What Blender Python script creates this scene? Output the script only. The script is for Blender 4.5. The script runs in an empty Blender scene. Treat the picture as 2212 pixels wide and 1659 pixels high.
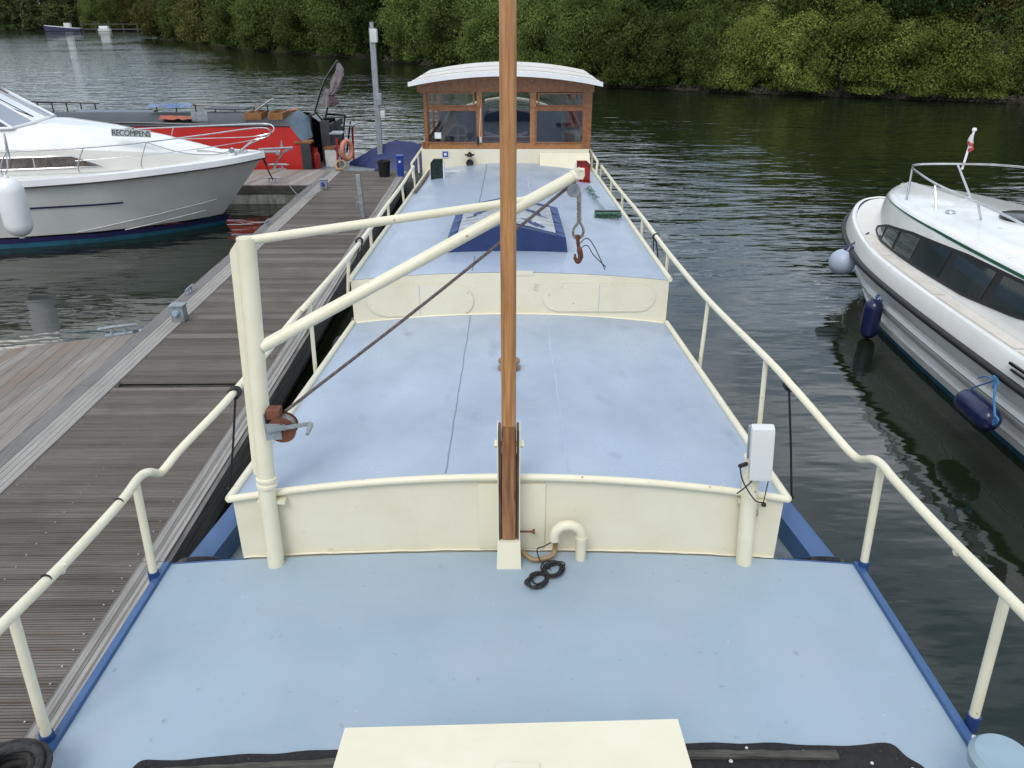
import bpy, bmesh, math, random
import numpy as np
from mathutils import Vector, Matrix
random.seed(7); rng = np.random.default_rng(7)
SC = bpy.context.scene; COL = SC.collection
R = math.radians
# ------------------------------------------------------------------ camera, sky, sun, exposure
PITCH = R(25.3); HC = 4.1; F = 1661.0; CX, CY = 1106.0, 829.5
cam = bpy.data.cameras.new('camera'); cam.sensor_width = 36; cam.lens = 36*F/2212; cam.clip_end = 3000; cam.clip_start = .05
camo = bpy.data.objects.new('camera', cam); COL.objects.link(camo)
camo.location = (0, 0, HC); camo.rotation_euler = (R(90)-PITCH, 0, 0); SC.camera = camo
SUN_EL, SUN_AZ = 52, 200           # high thin overcast, light from behind the camera
w = bpy.data.worlds.new('World'); SC.world = w; w.use_nodes = True
nt = w.node_tree; nt.nodes.clear(); N = nt.nodes.new; L = nt.links.new
out = N('ShaderNodeOutputWorld'); bg = N('ShaderNodeBackground'); bg.inputs[1].default_value = .1
sky = N('ShaderNodeTexSky'); sky.sky_type = 'NISHITA'; sky.sun_disc = False
sky.sun_elevation = R(SUN_EL); sky.sun_rotation = R(SUN_AZ); sky.air_density = 1.2; sky.dust_density = 2
tc = N('ShaderNodeTexCoord'); sep = N('ShaderNodeSeparateXYZ'); L(tc.outputs['Generated'], sep.inputs[0])
zz = N('ShaderNodeMath'); zz.operation = 'MAXIMUM'; zz.inputs[1].default_value = .02; L(sep.outputs[2], zz.inputs[0])
za = N('ShaderNodeMath'); za.operation = 'ADD'; za.inputs[1].default_value = .22; L(zz.outputs[0], za.inputs[0])
dv = N('ShaderNodeVectorMath'); dv.operation = 'DIVIDE'; cmb = N('ShaderNodeCombineXYZ')
for i in range(3): L(za.outputs[0], cmb.inputs[i])
L(tc.outputs['Generated'], dv.inputs[0]); L(cmb.outputs[0], dv.inputs[1])
cn = N('ShaderNodeTexNoise'); cn.inputs['Scale'].default_value = 1.7; cn.inputs['Detail'].default_value = 7; cn.inputs['Roughness'].default_value = .62; L(dv.outputs[0], cn.inputs['Vector'])
cr = N('ShaderNodeValToRGB'); cr.color_ramp.elements[0].position = .38; cr.color_ramp.elements[1].position = .60; L(cn.outputs[0], cr.inputs[0])
cr.color_ramp.elements[0].color = (.45, .45, .45, 1)
cn2 = N('ShaderNodeTexNoise'); cn2.inputs['Scale'].default_value = 2.6; cn2.inputs['Detail'].default_value = 6; L(dv.outputs[0], cn2.inputs['Vector'])
cc = N('ShaderNodeValToRGB'); L(cn2.outputs[0], cc.inputs[0])
cc.color_ramp.elements[0].position = .36; cc.color_ramp.elements[0].color = (3.0, 4.0, 5.3, 1)
cc.color_ramp.elements[1].position = .66; cc.color_ramp.elements[1].color = (15.5, 16.5, 17.8, 1)
mx = N('ShaderNodeMixRGB'); L(cr.outputs[0], mx.inputs[0]); L(sky.outputs[0], mx.inputs[1]); L(cc.outputs[0], mx.inputs[2])
L(mx.outputs[0], bg.inputs[0]); L(bg.outputs[0], out.inputs[0])
sl = bpy.data.lights.new('sun', 'SUN'); sl.energy = 1.2; sl.angle = R(25); sl.color = (1, .96, .9)
so = bpy.data.objects.new('sun', sl); COL.objects.link(so); so.rotation_euler = (R(90-SUN_EL), 0, R(180-SUN_AZ)+R(0))
SC.view_settings.view_transform = 'Standard'; SC.view_settings.look = 'None'; SC.view_settings.exposure = 0.28; SC.view_settings.gamma = 1
SC.cycles.max_bounces = 8; SC.cycles.transparent_max_bounces = 12

# ------------------------------------------------------------------ pixel rays used to measure the place (u,v on a 2212x1659 picture)
sp, cp = math.sin(PITCH), math.cos(PITCH)
def ray(u, v):
    a = (u-CX)/F; b = (v-CY)/F
    return Vector((a, cp-b*sp, -sp-b*cp))
def Pz(u, v, z): d = ray(u, v); t = (z-HC)/d.z; return Vector((0, 0, HC))+d*t
def Py(u, v, y): d = ray(u, v); return Vector((0, 0, HC))+d*(y/d.y)
def Px(u, v, x): d = ray(u, v); return Vector((0, 0, HC))+d*(x/d.x)

# ------------------------------------------------------------------ materials
def ins(b, n, v):
    if n in b.inputs: b.inputs[n].default_value = v
def mat(name, c1, c2=None, rough=.5, scale=3., bump=0., bscale=40., metal=0., stretch=(1, 1, 1), spec=.5, detail=6, lo=.4, hi=.62, spots=None, sscale=25, smin=.7, coat=0, rvar=0., spots2=None):
    m = bpy.data.materials.new(name); m.use_nodes = True; t = m.node_tree; b = t.nodes['Principled BSDF']
    ins(b, 'Roughness', rough); ins(b, 'Metallic', metal); ins(b, 'Specular IOR Level', spec); ins(b, 'Coat Weight', coat)
    n = t.nodes.new; l = t.links.new
    g = n('ShaderNodeNewGeometry'); mp = n('ShaderNodeMapping'); mp.inputs['Scale'].default_value = stretch; l(g.outputs['Position'], mp.inputs[0])
    no = n('ShaderNodeTexNoise'); no.inputs['Scale'].default_value = scale; no.inputs['Detail'].default_value = detail; no.inputs['Roughness'].default_value = .6; l(mp.outputs[0], no.inputs['Vector'])
    ra = n('ShaderNodeValToRGB'); ra.color_ramp.elements[0].position = lo; ra.color_ramp.elements[1].position = hi
    c2 = c2 or tuple(x*.82 for x in c1)
    ra.color_ramp.elements[0].color = (*c1, 1); ra.color_ramp.elements[1].color = (*c2, 1); l(no.outputs[0], ra.inputs[0])
    last = ra.outputs[0]
    if spots:
        s2 = n('ShaderNodeTexNoise'); s2.inputs['Scale'].default_value = sscale; s2.inputs['Detail'].default_value = 4; l(mp.outputs[0], s2.inputs['Vector'])
        r2 = n('ShaderNodeValToRGB'); r2.color_ramp.elements[0].position = smin; r2.color_ramp.elements[1].position = smin+(.12 if spots2 else .05); l(s2.outputs[0], r2.inputs[0])
        mm = n('ShaderNodeMixRGB'); l(r2.outputs[0], mm.inputs[0]); l(last, mm.inputs[1]); mm.inputs[2].default_value = (*spots, 1); last = mm.outputs[0]
    if spots2:
        s2 = n('ShaderNodeTexNoise'); s2.inputs['Scale'].default_value = 2.3; s2.inputs['Detail'].default_value = 9; s2.inputs['Roughness'].default_value = .7; s2.inputs['Distortion'].default_value = .6; l(g.outputs['Position'], s2.inputs['Vector'])
        r2 = n('ShaderNodeValToRGB'); r2.color_ramp.elements[0].position = .48; r2.color_ramp.elements[1].position = .80; r2.color_ramp.elements[1].color = (.8, .8, .8, 1); l(s2.outputs[0], r2.inputs[0])
        mm = n('ShaderNodeMixRGB'); l(r2.outputs[0], mm.inputs[0]); l(last, mm.inputs[1]); mm.inputs[2].default_value = (*spots2, 1); last = mm.outputs[0]
    l(last, b.inputs['Base Color'])
    if rvar:
        mr = n('ShaderNodeMapRange'); l(no.outputs[0], mr.inputs[0]); mr.inputs[1].default_value = .3; mr.inputs[2].default_value = .7
        mr.inputs[3].default_value = rough-rvar; mr.inputs[4].default_value = rough+rvar; l(mr.outputs[0], b.inputs['Roughness'])
    if bump:
        bn = n('ShaderNodeTexNoise'); bn.inputs['Scale'].default_value = bscale; bn.inputs['Detail'].default_value = 5; l(mp.outputs[0], bn.inputs['Vector'])
        bu = n('ShaderNodeBump'); bu.inputs['Strength'].default_value = min(1, bump*10); bu.inputs['Distance'].default_value = .01*max(.1, bump); l(bn.outputs[0], bu.inputs['Height']); l(bu.outputs[0], b.inputs['Normal'])
    m['b'] = 1
    return m
def plankmat(name, cols, pitch, axis=1, ang=0., groove=0, stain=(.05, .045, .04)):
    """boards laid side by side: each board its own tone, grain along it, fine grooves"""
    m = bpy.data.materials.new(name); m.use_nodes = True; t = m.node_tree; b = t.nodes['Principled BSDF']; ins(b, 'Roughness', .75); ins(b, 'Specular IOR Level', .25)
    n = t.nodes.new; l = t.links.new
    g = n('ShaderNodeTexCoord'); mp = n('ShaderNodeMapping'); mp.inputs['Rotation'].default_value = (0, 0, ang); l(g.outputs['Object'], mp.inputs[0])
    se = n('ShaderNodeSeparateXYZ'); l(mp.outputs[0], se.inputs[0])
    d = n('ShaderNodeMath'); d.operation = 'DIVIDE'; d.inputs[1].default_value = pitch; l(se.outputs[axis], d.inputs[0])
    fl = n('ShaderNodeMath'); fl.operation = 'FLOOR'; l(d.outputs[0], fl.inputs[0])
    wn = n('ShaderNodeTexWhiteNoise'); wn.noise_dimensions = '1D'; l(fl.outputs[0], wn.inputs['W'])
    ra = n('ShaderNodeValToRGB'); l(wn.outputs[0], ra.inputs[0])
    ra.color_ramp.elements[0].color = (*cols[0], 1); ra.color_ramp.elements[1].color = (*cols[-1], 1)
    for i, c in enumerate(cols[1:-1]): e = ra.color_ramp.elements.new((i+1)/(len(cols)-1)); e.color = (*c, 1)
    st = (1.2, 30, 1) if axis == 1 else (30, 1.2, 1)
    m2 = n('ShaderNodeMapping'); m2.inputs['Scale'].default_value = st; l(mp.outputs[0], m2.inputs[0])
    no = n('ShaderNodeTexNoise'); no.inputs['Scale'].default_value = 2.2; no.inputs['Detail'].default_value = 8; l(m2.outputs[0], no.inputs['Vector'])
    mr = n('ShaderNodeMapRange'); l(no.outputs[0], mr.inputs[0]); mr.inputs[1].default_value = .3; mr.inputs[2].default_value = .7; mr.inputs[3].default_value = .80; mr.inputs[4].default_value = 1.18
    mu = n('ShaderNodeMixRGB'); mu.blend_type = 'MULTIPLY'; mu.inputs[0].default_value = 1; l(ra.outputs[0], mu.inputs[1]); l(mr.outputs[0], mu.inputs[2])
    n3 = n('ShaderNodeTexNoise'); n3.inputs['Scale'].default_value = 1.3; n3.inputs['Detail'].default_value = 6; l(mp.outputs[0], n3.inputs['Vector'])
    r3 = n('ShaderNodeValToRGB'); r3.color_ramp.elements[0].position = .5; r3.color_ramp.elements[1].position = .75; r3.color_ramp.elements[1].color = (.35, .35, .35, 1); l(n3.outputs[0], r3.inputs[0])
    m3 = n('ShaderNodeMixRGB'); l(r3.outputs[0], m3.inputs[0]); l(mu.outputs[0], m3.inputs[1]); m3.inputs[2].default_value = (*stain, 1)
    l(m3.outputs[0], b.inputs['Base Color'])
    bu = n('ShaderNodeBump'); bu.inputs['Strength'].default_value = .5; bu.inputs['Distance'].default_value = .004; l(no.outputs[0], bu.inputs['Height'])
    if groove:
        wv = n('ShaderNodeMath'); wv.operation = 'MULTIPLY'; wv.inputs[1].default_value = groove*2*math.pi; l(d.outputs[0], wv.inputs[0])
        s = n('ShaderNodeMath'); s.operation = 'SINE'; l(wv.outputs[0], s.inputs[0])
        b2 = n('ShaderNodeBump'); b2.inputs['Strength'].default_value = 1; b2.inputs['Distance'].default_value = .009; l(s.outputs[0], b2.inputs['Height']); l(bu.outputs[0], b2.inputs['Normal']); l(b2.outputs[0], b.inputs['Normal'])
    else: l(bu.outputs[0], b.inputs['Normal'])
    return m
def woodmat(name, c1, c2, rough=.4, stretch=(14, 14, .8), coat=.3, scale=2.5):
    return mat(name, c1, c2, rough, scale, .03, 9, stretch=stretch, coat=coat, lo=.36, hi=.62, detail=8, spots=tuple(x*.35 for x in c2), sscale=3.0, smin=.68)
def glassmat(name, tint=(.75, .8, .8), refl=.12, rough=.02):
    m = bpy.data.materials.new(name); m.use_nodes = True; t = m.node_tree; n = t.nodes.new; l = t.links.new; t.nodes.remove(t.nodes['Principled BSDF'])
    tr = n('ShaderNodeBsdfTransparent'); tr.inputs[0].default_value = (*tint, 1); gl = n('ShaderNodeBsdfGlossy'); gl.inputs['Roughness'].default_value = rough
    fr = n('ShaderNodeFresnel'); fr.inputs[0].default_value = 1.45; a = n('ShaderNodeMath'); a.inputs[1].default_value = refl; l(fr.outputs[0], a.inputs[0])
    mi = n('ShaderNodeMixShader'); l(a.outputs[0], mi.inputs[0]); l(tr.outputs[0], mi.inputs[1]); l(gl.outputs[0], mi.inputs[2]); l(mi.outputs[0], t.nodes['Material Output'].inputs[0])
    return m
def leafmat(name, c1, c2, c3):
    m = bpy.data.materials.new(name); m.use_nodes = True; t = m.node_tree; n = t.nodes.new; l = t.links.new; t.nodes.remove(t.nodes['Principled BSDF'])
    g = n('ShaderNodeNewGeometry'); no = n('ShaderNodeTexNoise'); no.inputs['Scale'].default_value = .9; no.inputs['Detail'].default_value = 4; l(g.outputs['Position'], no.inputs['Vector'])
    ra = n('ShaderNodeValToRGB'); ra.color_ramp.elements[0].position = .35; ra.color_ramp.elements[1].position = .65; ra.color_ramp.elements[0].color = (*c1, 1); ra.color_ramp.elements[1].color = (*c2, 1); l(no.outputs[0], ra.inputs[0])
    mi = n('ShaderNodeMixRGB'); rr = n('ShaderNodeMath'); rr.operation = 'MULTIPLY'; rr.inputs[1].default_value = .6; l(g.outputs['Random Per Island'], rr.inputs[0]); l(rr.outputs[0], mi.inputs[0]); l(ra.outputs[0], mi.inputs[1]); mi.inputs[2].default_value = (*c3, 1)
    oi = n('ShaderNodeObjectInfo'); mr = n('ShaderNodeMapRange'); l(oi.outputs['Random'], mr.inputs[0]); mr.inputs[3].default_value = .65; mr.inputs[4].default_value = 1.35
    mu = n('ShaderNodeMixRGB'); mu.blend_type = 'MULTIPLY'; mu.inputs[0].default_value = 1; l(mi.outputs[0], mu.inputs[1]); l(mr.outputs[0], mu.inputs[2])
    d = n('ShaderNodeBsdfDiffuse'); tl = n('ShaderNodeBsdfTranslucent'); l(mu.outputs[0], d.inputs[0]); l(mu.outputs[0], tl.inputs[0])
    mm = n('ShaderNodeMixShader'); mm.inputs[0].default_value = .3; l(d.outputs[0], mm.inputs[1]); l(tl.outputs[0], mm.inputs[2]); l(mm.outputs[0], t.nodes['Material Output'].inputs[0])
    return m
M = {}
M['deck'] = mat('deck_paint', (.325, .412, .485), (.282, .362, .428), .40, .9, .02, 150, lo=.38, hi=.62, spots=(.22, .27, .32), sscale=17, smin=.665, rvar=.14, spots2=(.36, .40, .47))
M['roof'] = mat('roof_paint', (.36, .43, .525), (.315, .375, .455), .34, 1.6, .02, 120, stretch=(1, .6, 1), lo=.4, hi=.62, spots=(.26, .31, .39), sscale=3.6, smin=.63, rvar=.12, spots2=(.40, .45, .52))
M['seam'] = mat('seam', (.20, .24, .31), rough=.6); M['seam_pale'] = mat('seam_pale', (.45, .53, .66), rough=.5)
M['cream'] = mat('cream_paint', (.755, .705, .55), (.71, .655, .485), .45, 2.2, .03, 90, lo=.42, hi=.7, spots=(.42, .33, .20), sscale=16, smin=.70, spots2=(.68, .61, .45))
M['creamtube'] = mat('cream_tube', (.775, .73, .56), (.735, .685, .51), .38, 5, .01, 200, spots=(.36, .22, .12), sscale=30, smin=.70)
M['blue'] = mat('blue_paint', (.045, .11, .26), (.035, .09, .21), .4, 4, .02, 60)
M['hull'] = mat('dark_hull', (.02, .03, .05), (.015, .02, .03), .5)
M['navy'] = mat('navy_cloth', (.012, .035, .13), (.01, .028, .10), .6, 6, .6, 14)
M['navy2'] = mat('navy_cloth_light', (.022, .06, .20), (.016, .045, .15), .55, 6, .6, 14)
M['clear'] = mat('clear_vinyl', (.46, .50, .53), (.30, .33, .37), .18, 7, .8, 9, lo=.42, hi=.58, stretch=(1, 2, 1))
M['mast'] = woodmat('mast_wood', (.52, .27, .105), (.33, .14, .045), .38, (26, 26, 1.3), .2, 2.0)
M['heel'] = woodmat('mast_heel_wood', (.36, .165, .06), (.17, .068, .027), .35, (20, 20, 1.2), .3, 2.4)
M['mahog'] = woodmat('mahogany', (.30, .12, .04), (.19, .068, .023), .35, (3, 3, 3), .3, 5)
M['mahog2'] = woodmat('light_mahogany', (.40, .18, .06), (.29, .12, .04), .35, (3, 3, 3), .3, 5)
M['white'] = mat('white_paint', (.80, .80, .80), (.74, .75, .76), .3, 2, coat=.3)
M['roofgrey'] = mat('roof_grey', (.66, .63, .55), (.58, .55, .48), .5, 3)
M['gel'] = mat('gelcoat', (.80, .80, .77), (.74, .74, .70), .22, 1.6, .004, 8, coat=.4, spots=(.5, .49, .44), sscale=6, smin=.7)
M['gelgrey'] = mat('grey_gelcoat', (.56, .57, .54), (.51, .52, .49), .28, 1.2, coat=.3)
M['gelcream'] = mat('cream_gelcoat', (.72, .70, .64), (.68, .66, .60), .35, 2)
M['beige'] = mat('beige_nonslip', (.70, .66, .59), (.63, .59, .51), .7, 4, .05, 150)
M['steel'] = mat('stainless', (.62, .63, .62), (.5, .5, .5), .22, 6, metal=.9)
M['galv'] = mat('galvanised', (.33, .36, .38), (.24, .26, .28), .5, 14, metal=.35)
M['rust'] = mat('rust', (.17, .06, .03), (.10, .035, .02), .85, 20, .2, 60)
M['black'] = mat('black_rubber', (.018, .018, .02), (.012, .012, .014), .55, 20, .1, 80)
M['blackgl'] = mat('black_gloss', (.01, .01, .012), rough=.2)
M['mesh'] = mat('black_mesh', (.022, .020, .022), (.01, .01, .01), .9, 30, .8, 160, spots=(.07, .06, .045), sscale=30, smin=.68)
M['rope'] = mat('grey_rope', (.16, .13, .13), (.08, .06, .06), .9, 60, .4, 150)
M['rope2'] = mat('pale_rope', (.30, .28, .26), (.16, .14, .14), .9, 60, .4, 150)
M['oldwood'] = mat('old_timber', (.10, .095, .075), (.035, .032, .028), .85, 4, .4, 12, stretch=(1.5, 25, 25), lo=.35, hi=.65)
M['hose'] = mat('hose', (.30, .20, .09), (.20, .13, .06), .4, 14)
M['green'] = mat('green_box', (.008, .035, .022), (.006, .02, .014), .35)
M['red'] = mat('red_paint', (.38, .018, .018), (.30, .014, .014), .35)
M['redhull'] = mat('red_hull', (.52, .022, .018), (.44, .018, .014), .45, 1.2, .01, 20)
M['bluelight'] = mat('pale_blue', (.28, .38, .44), (.25, .34, .40), .4, 5)
M['bluefender'] = mat('blue_fender', (.012, .018, .07), (.01, .014, .05), .25)
M['greyfender'] = mat('pale_fender', (.42, .48, .58), (.38, .44, .54), .4)
M['ropeblue'] = mat('blue_rope', (.06, .20, .42), rough=.8)
M['teal'] = mat('antifoul', (.01, .10, .16), (.01, .06, .10), .6)
M['navyband'] = mat('navy_band', (.015, .015, .07), rough=.3)
M['dkgreen'] = mat('green_stripe', (.01, .10, .05), rough=.3)
M['darkglass'] = mat('dark_window', (.03, .04, .04), (.05, .06, .06), .06, 1.5, coat=1)
M['brownglass'] = mat('brown_window', (.05, .03, .02), (.10, .07, .05), .1, 8, coat=.5)
M['glass'] = glassmat('window_glass', (.85, .88, .9), .02); M['screen'] = glassmat('screen_glass', (.34, .39, .50), .10)
M['concrete'] = mat('float_concrete', (.36, .37, .34), (.16, .16, .12), .9, 5, .2, 30, stretch=(1, 1, .4))
M['dkwood'] = mat('dark_fascia', (.075, .07, .062), (.035, .033, .03), .85, 5, .3, 20, stretch=(1, 1, 8))
M['fascia'] = mat('grey_fascia', (.23, .22, .205), (.11, .10, .095), .85, 3, .3, 20, stretch=(6, .6, 12))
M['intblue'] = mat('interior_blue', (.05, .08, .13), (.04, .065, .11), .6)
M['greycloth'] = mat('grey_cloth', (.20, .18, .18), (.12, .10, .11), .85, 6, .5, 14)
M['tarp'] = mat('blue_tarp', (.016, .024, .11), (.012, .018, .075), .5, 4, .8, 6)
M['bin'] = mat('black_plastic', (.012, .012, .014), rough=.4)
M['bluebox'] = mat('blue_plastic', (.015, .05, .32), rough=.35)
M['pink'] = mat('buoy_orange', (.62, .24, .16), (.55, .2, .13), .5); M['orange'] = mat('orange_cloth', (.38, .10, .06), rough=.8)
M['bluecloth'] = mat('blue_cloth', (.10, .16, .28), (.20, .26, .36), .8)
M['lamp'] = mat('pale_box', (.62, .64, .62), rough=.5)
M['dkroof'] = mat('dark_cabin_top', (.045, .05, .055), (.03, .032, .036), .55, 2)
M['tread'] = mat('tread_plate', (.26, .28, .30), (.10, .11, .12), .4, 26, lo=.47, hi=.53)
M['panelbl'] = mat('blue_grey_panel', (.13, .19, .24), rough=.3)
M['ochre'] = mat('box_wood', (.26, .12, .035), (.18, .08, .025), .6, 8)
M['bank'] = mat('bank_soil', (.030, .028, .016), (.014, .018, .008), .95, 1.5, .3, 4, spec=.02)
M['bark'] = mat('bark', (.06, .05, .04), (.03, .026, .02), .9, 6, .5, 12)
M['twig'] = mat('twig', (.13, .115, .09), (.05, .045, .035), .9, 3)
M['plankmain'] = plankmat('ribbed_boards', [(.14, .116, .097), (.225, .195, .168), (.155, .13, .11), (.28, .248, .218), (.18, .15, .127)], .14, 1, 0, 6)
M['plankedge'] = plankmat('edge_boards', [(.30, .285, .26), (.36, .34, .31), (.33, .31, .285)], .19, 0, 0, 3, (.2, .19, .17))
M['plankedge2'] = plankmat('outer_boards', [(.17, .16, .155), (.21, .20, .19)], .19, 0, 0, 0, (.08, .075, .07))
M['plankfing'] = plankmat('finger_boards', [(.235, .21, .18), (.27, .25, .225), (.21, .185, .16), (.23, .17, .13), (.25, .232, .21)], .145, 0, R(4.5), 0, (.13, .10, .06))
M['plankfar'] = plankmat('far_boards', [(.26, .22, .19), (.34, .31, .28), (.22, .18, .155), (.30, .26, .22)], .145, 0, R(8), 0, (.2, .15, .12))
LEAF = [leafmat('leaf_yellowgreen', (.135, .175, .04), (.27, .31, .08), (.08, .115, .028)),
        leafmat('leaf_mid', (.085, .125, .034), (.165, .205, .058), (.048, .08, .022)),
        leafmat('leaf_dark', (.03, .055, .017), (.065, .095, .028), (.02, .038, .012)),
        leafmat('leaf_olive', (.11, .115, .035), (.17, .165, .055), (.06, .065, .022))]

# ------------------------------------------------------------------ mesh helpers
class MB:
    def __init__(s): s.v = []; s.f = []; s.smooth = []
    def add(s, vs, fs, sm=False):
        k = len(s.v); s.v += [tuple(p) for p in vs]; s.f += [tuple(i+k for i in f) for f in fs]; s.smooth += [sm]*len(fs); return s
    def box(s, x0, x1, y0, y1, z0, z1, m=None, bev=0):
        if bev:
            bm = bmesh.new(); bmesh.ops.create_cube(bm, size=1)
            for q in bm.verts: q.co = Vector(((x0+x1)/2+q.co.x*(x1-x0), (y0+y1)/2+q.co.y*(y1-y0), (z0+z1)/2+q.co.z*(z1-z0)))
            bmesh.ops.bevel(bm, geom=bm.edges[:], offset=bev, segments=2, affect='EDGES', profile=.7)
            vs = [(m @ q.co if m else q.co.copy()) for q in bm.verts]; fs = [[q.index for q in f.verts] for f in bm.faces]; bm.free(); return s.add(vs, fs)
        vs = [Vector(p) for p in ((x0, y0, z0), (x1, y0, z0), (x1, y1, z0), (x0, y1, z0), (x0, y0, z1), (x1, y0, z1), (x1, y1, z1), (x0, y1, z1))]
        if m: vs = [m @ p for p in vs]
        return s.add(vs, [(3, 2, 1, 0), (4, 5, 6, 7), (0, 1, 5, 4), (1, 2, 6, 5), (2, 3, 7, 6), (3, 0, 4, 7)])
    def bar(s, a, b, wd, ht, up=(0, 0, 1), bev=0):
        a, b = Vector(a), Vector(b); d = b-a; ln = d.length; x = d.normalized(); y = Vector(up).cross(x).normalized(); z = x.cross(y)
        m = Matrix((x, y, z)).transposed().to_4x4(); m.translation = a
        return s.box(0, ln, -wd/2, wd/2, -ht/2, ht/2, m, bev)
    def tube(s, pts, r, n=12, cap=True, closed=False):
        pts = [Vector(p) for p in pts]; k = len(pts); rs = r if isinstance(r, (list, tuple)) else [r]*k
        tang = []
        for i in range(k):
            a = pts[(i-1) % k] if closed or i > 0 else pts[i]; b = pts[(i+1) % k] if closed or i < k-1 else pts[i]
            tang.append((b-a).normalized())
        up = Vector((0, 0, 1)) if abs(tang[0].z) < .9 else Vector((0, 1, 0))
        nx = tang[0].cross(up).normalized(); vs = []
        for i in range(k):
            nx = (nx-tang[i]*nx.dot(tang[i])).normalized(); ny = tang[i].cross(nx)
            for j in range(n): a = 2*math.pi*j/n; vs.append(pts[i]+(nx*math.cos(a)+ny*math.sin(a))*rs[i])
        fs = []
        for i in range(k if closed else k-1):
            for j in range(n): i2 = (i+1) % k; fs.append((i*n+j, i*n+(j+1) % n, i2*n+(j+1) % n, i2*n+j))
        s.add(vs, fs, True)
        if cap and not closed:
            s.f.append(tuple(len(s.v)-len(vs)+j for j in range(n))[::-1]); s.f.append(tuple(len(s.v)-n+j for j in range(n))); s.smooth += [False, False]
        return s
    def lathe(s, prof, c=(0, 0, 0), axis=(0, 0, 1), n=24):
        """prof: list of (radius, height) along axis"""
        ax = Vector(axis).normalized(); c = Vector(c); q = Vector((0, 0, 1)).rotation_difference(ax); vs = []
        for r, h in prof:
            for j in range(n): a = 2*math.pi*j/n; vs.append(c+q @ Vector((r*math.cos(a), r*math.sin(a), h)))
        fs = [(i*n+j, i*n+(j+1) % n, (i+1)*n+(j+1) % n, (i+1)*n+j) for i in range(len(prof)-1) for j in range(n)]
        s.add(vs, fs, True); k = len(s.v)
        s.f += [tuple(k-len(vs)+j for j in range(n))[::-1], tuple(k-n+j for j in range(n))]; s.smooth += [False, False]; return s
    def loft(s, secs, sm=True, capa=False, capb=False, closed=False):
        n = len(secs[0]); vs = [p for q in secs for p in q]; fs = []
        for i in range(len(secs)-1):
            for j in range(n if closed else n-1): a = i*n+j; b = i*n+(j+1) % n; fs.append((a, b, b+n, a+n))
        k0 = len(s.v); s.add(vs, fs, sm)
        if capa: s.f.append(tuple(k0+j for j in range(n))[::-1]); s.smooth.append(False)
        if capb: s.f.append(tuple(k0+len(vs)-n+j for j in range(n))); s.smooth.append(False)
        return s
    def prism(s, poly, z0, z1):
        n = len(poly); vs = [(x, y, z0) for x, y in poly]+[(x, y, z1) for x, y in poly]
        return s.add(vs, [tuple(range(n))[::-1], tuple(range(n, 2*n))]+[(i, (i+1) % n, n+(i+1) % n, n+i) for i in range(n)])
def spl(pts, k=8, closed=False):
    P = [Vector(p) for p in pts]; n = len(P); o = []
    for i in range(n if closed else n-1):
        a = P[(i-1) % n] if closed or i > 0 else P[0]*2-P[1]; b = P[i]; c = P[(i+1) % n]; d = P[(i+2) % n] if closed or i < n-2 else P[-1]*2-P[-2]
        for j in range(k):
            t = j/k; o.append(.5*((2*b)+(c-a)*t+(2*a-5*b+4*c-d)*t*t+(3*b-a-3*c+d)*t**3))
    if not closed: o.append(P[-1])
    return o
ORG = {}
def tag(o, label=None, cat=None, group=None, kind=None):
    if label: o['label'] = label
    if cat: o['category'] = cat
    if group: o['group'] = group
    if kind: o['kind'] = kind
    return o
def thing(name, label, cat, loc=(0, 0, 0), rz=0, group=None):
    o = bpy.data.objects.new(name, None); COL.objects.link(o); o.location = loc; o.rotation_euler = (0, 0, rz); o.empty_display_size = .2
    ORG[o.name] = Vector((0, 0, 0)) if rz else Vector(loc)
    return tag(o, label, cat, group)
def build(name, mb, m, parent=None, wn=True):
    vs = [Vector(p) for p in mb.v]
    if parent is not None: org = ORG[parent.name]; loc = Vector((0, 0, 0))
    else:
        lo = [min(p[i] for p in vs) for i in range(3)]; hi = [max(p[i] for p in vs) for i in range(3)]
        org = Vector(((lo[0]+hi[0])/2, (lo[1]+hi[1])/2, lo[2])); loc = org
    me = bpy.data.meshes.new(name); me.from_pydata([tuple(p-org) for p in vs], [], mb.f)
    me.polygons.foreach_set('use_smooth', [True]*len(mb.f)); bm = bmesh.new(); bm.from_mesh(me); bmesh.ops.recalc_face_normals(bm, faces=bm.faces[:]); bm.to_mesh(me); bm.free(); me.set_sharp_from_angle(angle=R(38)); me.update()
    o = bpy.data.objects.new(name, me); COL.objects.link(o); o.location = loc; me.materials.append(M[m] if isinstance(m, str) else m)
    if parent is not None: o.parent = parent
    ORG[o.name] = org
    return o
def ropepts(pts, k=10): return spl(pts, k)
def twist(mb, pts, r, turns_per_m=14, strands=3, n=6):
    """laid rope: strands winding round a path"""
    P = [Vector(p) for p in pts]; d = [0]
    for i in range(1, len(P)): d.append(d[-1]+(P[i]-P[i-1]).length)
    tot = d[-1]; m = max(8, int(tot*turns_per_m*7))
    def at(t):
        for i in range(1, len(P)):
            if d[i] >= t or i == len(P)-1: q = (t-d[i-1])/max(1e-6, d[i]-d[i-1]); return P[i-1].lerp(P[i], q), (P[i]-P[i-1]).normalized()
    for s_ in range(strands):
        path = []
        for i in range(m+1):
            t = tot*i/m; p, tg = at(t); nx = tg.cross(Vector((0.1, 1, .05))).normalized(); ny = tg.cross(nx); a = 2*math.pi*(t*turns_per_m+s_/strands)
            path.append(p+(nx*math.cos(a)+ny*math.sin(a))*r*.52)
        mb.tube(path, r*.56, n)
    return mb
def camber(x, hw, zs, zc): return zs+(zc-zs)*(1-(x/hw)**2)

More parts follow.
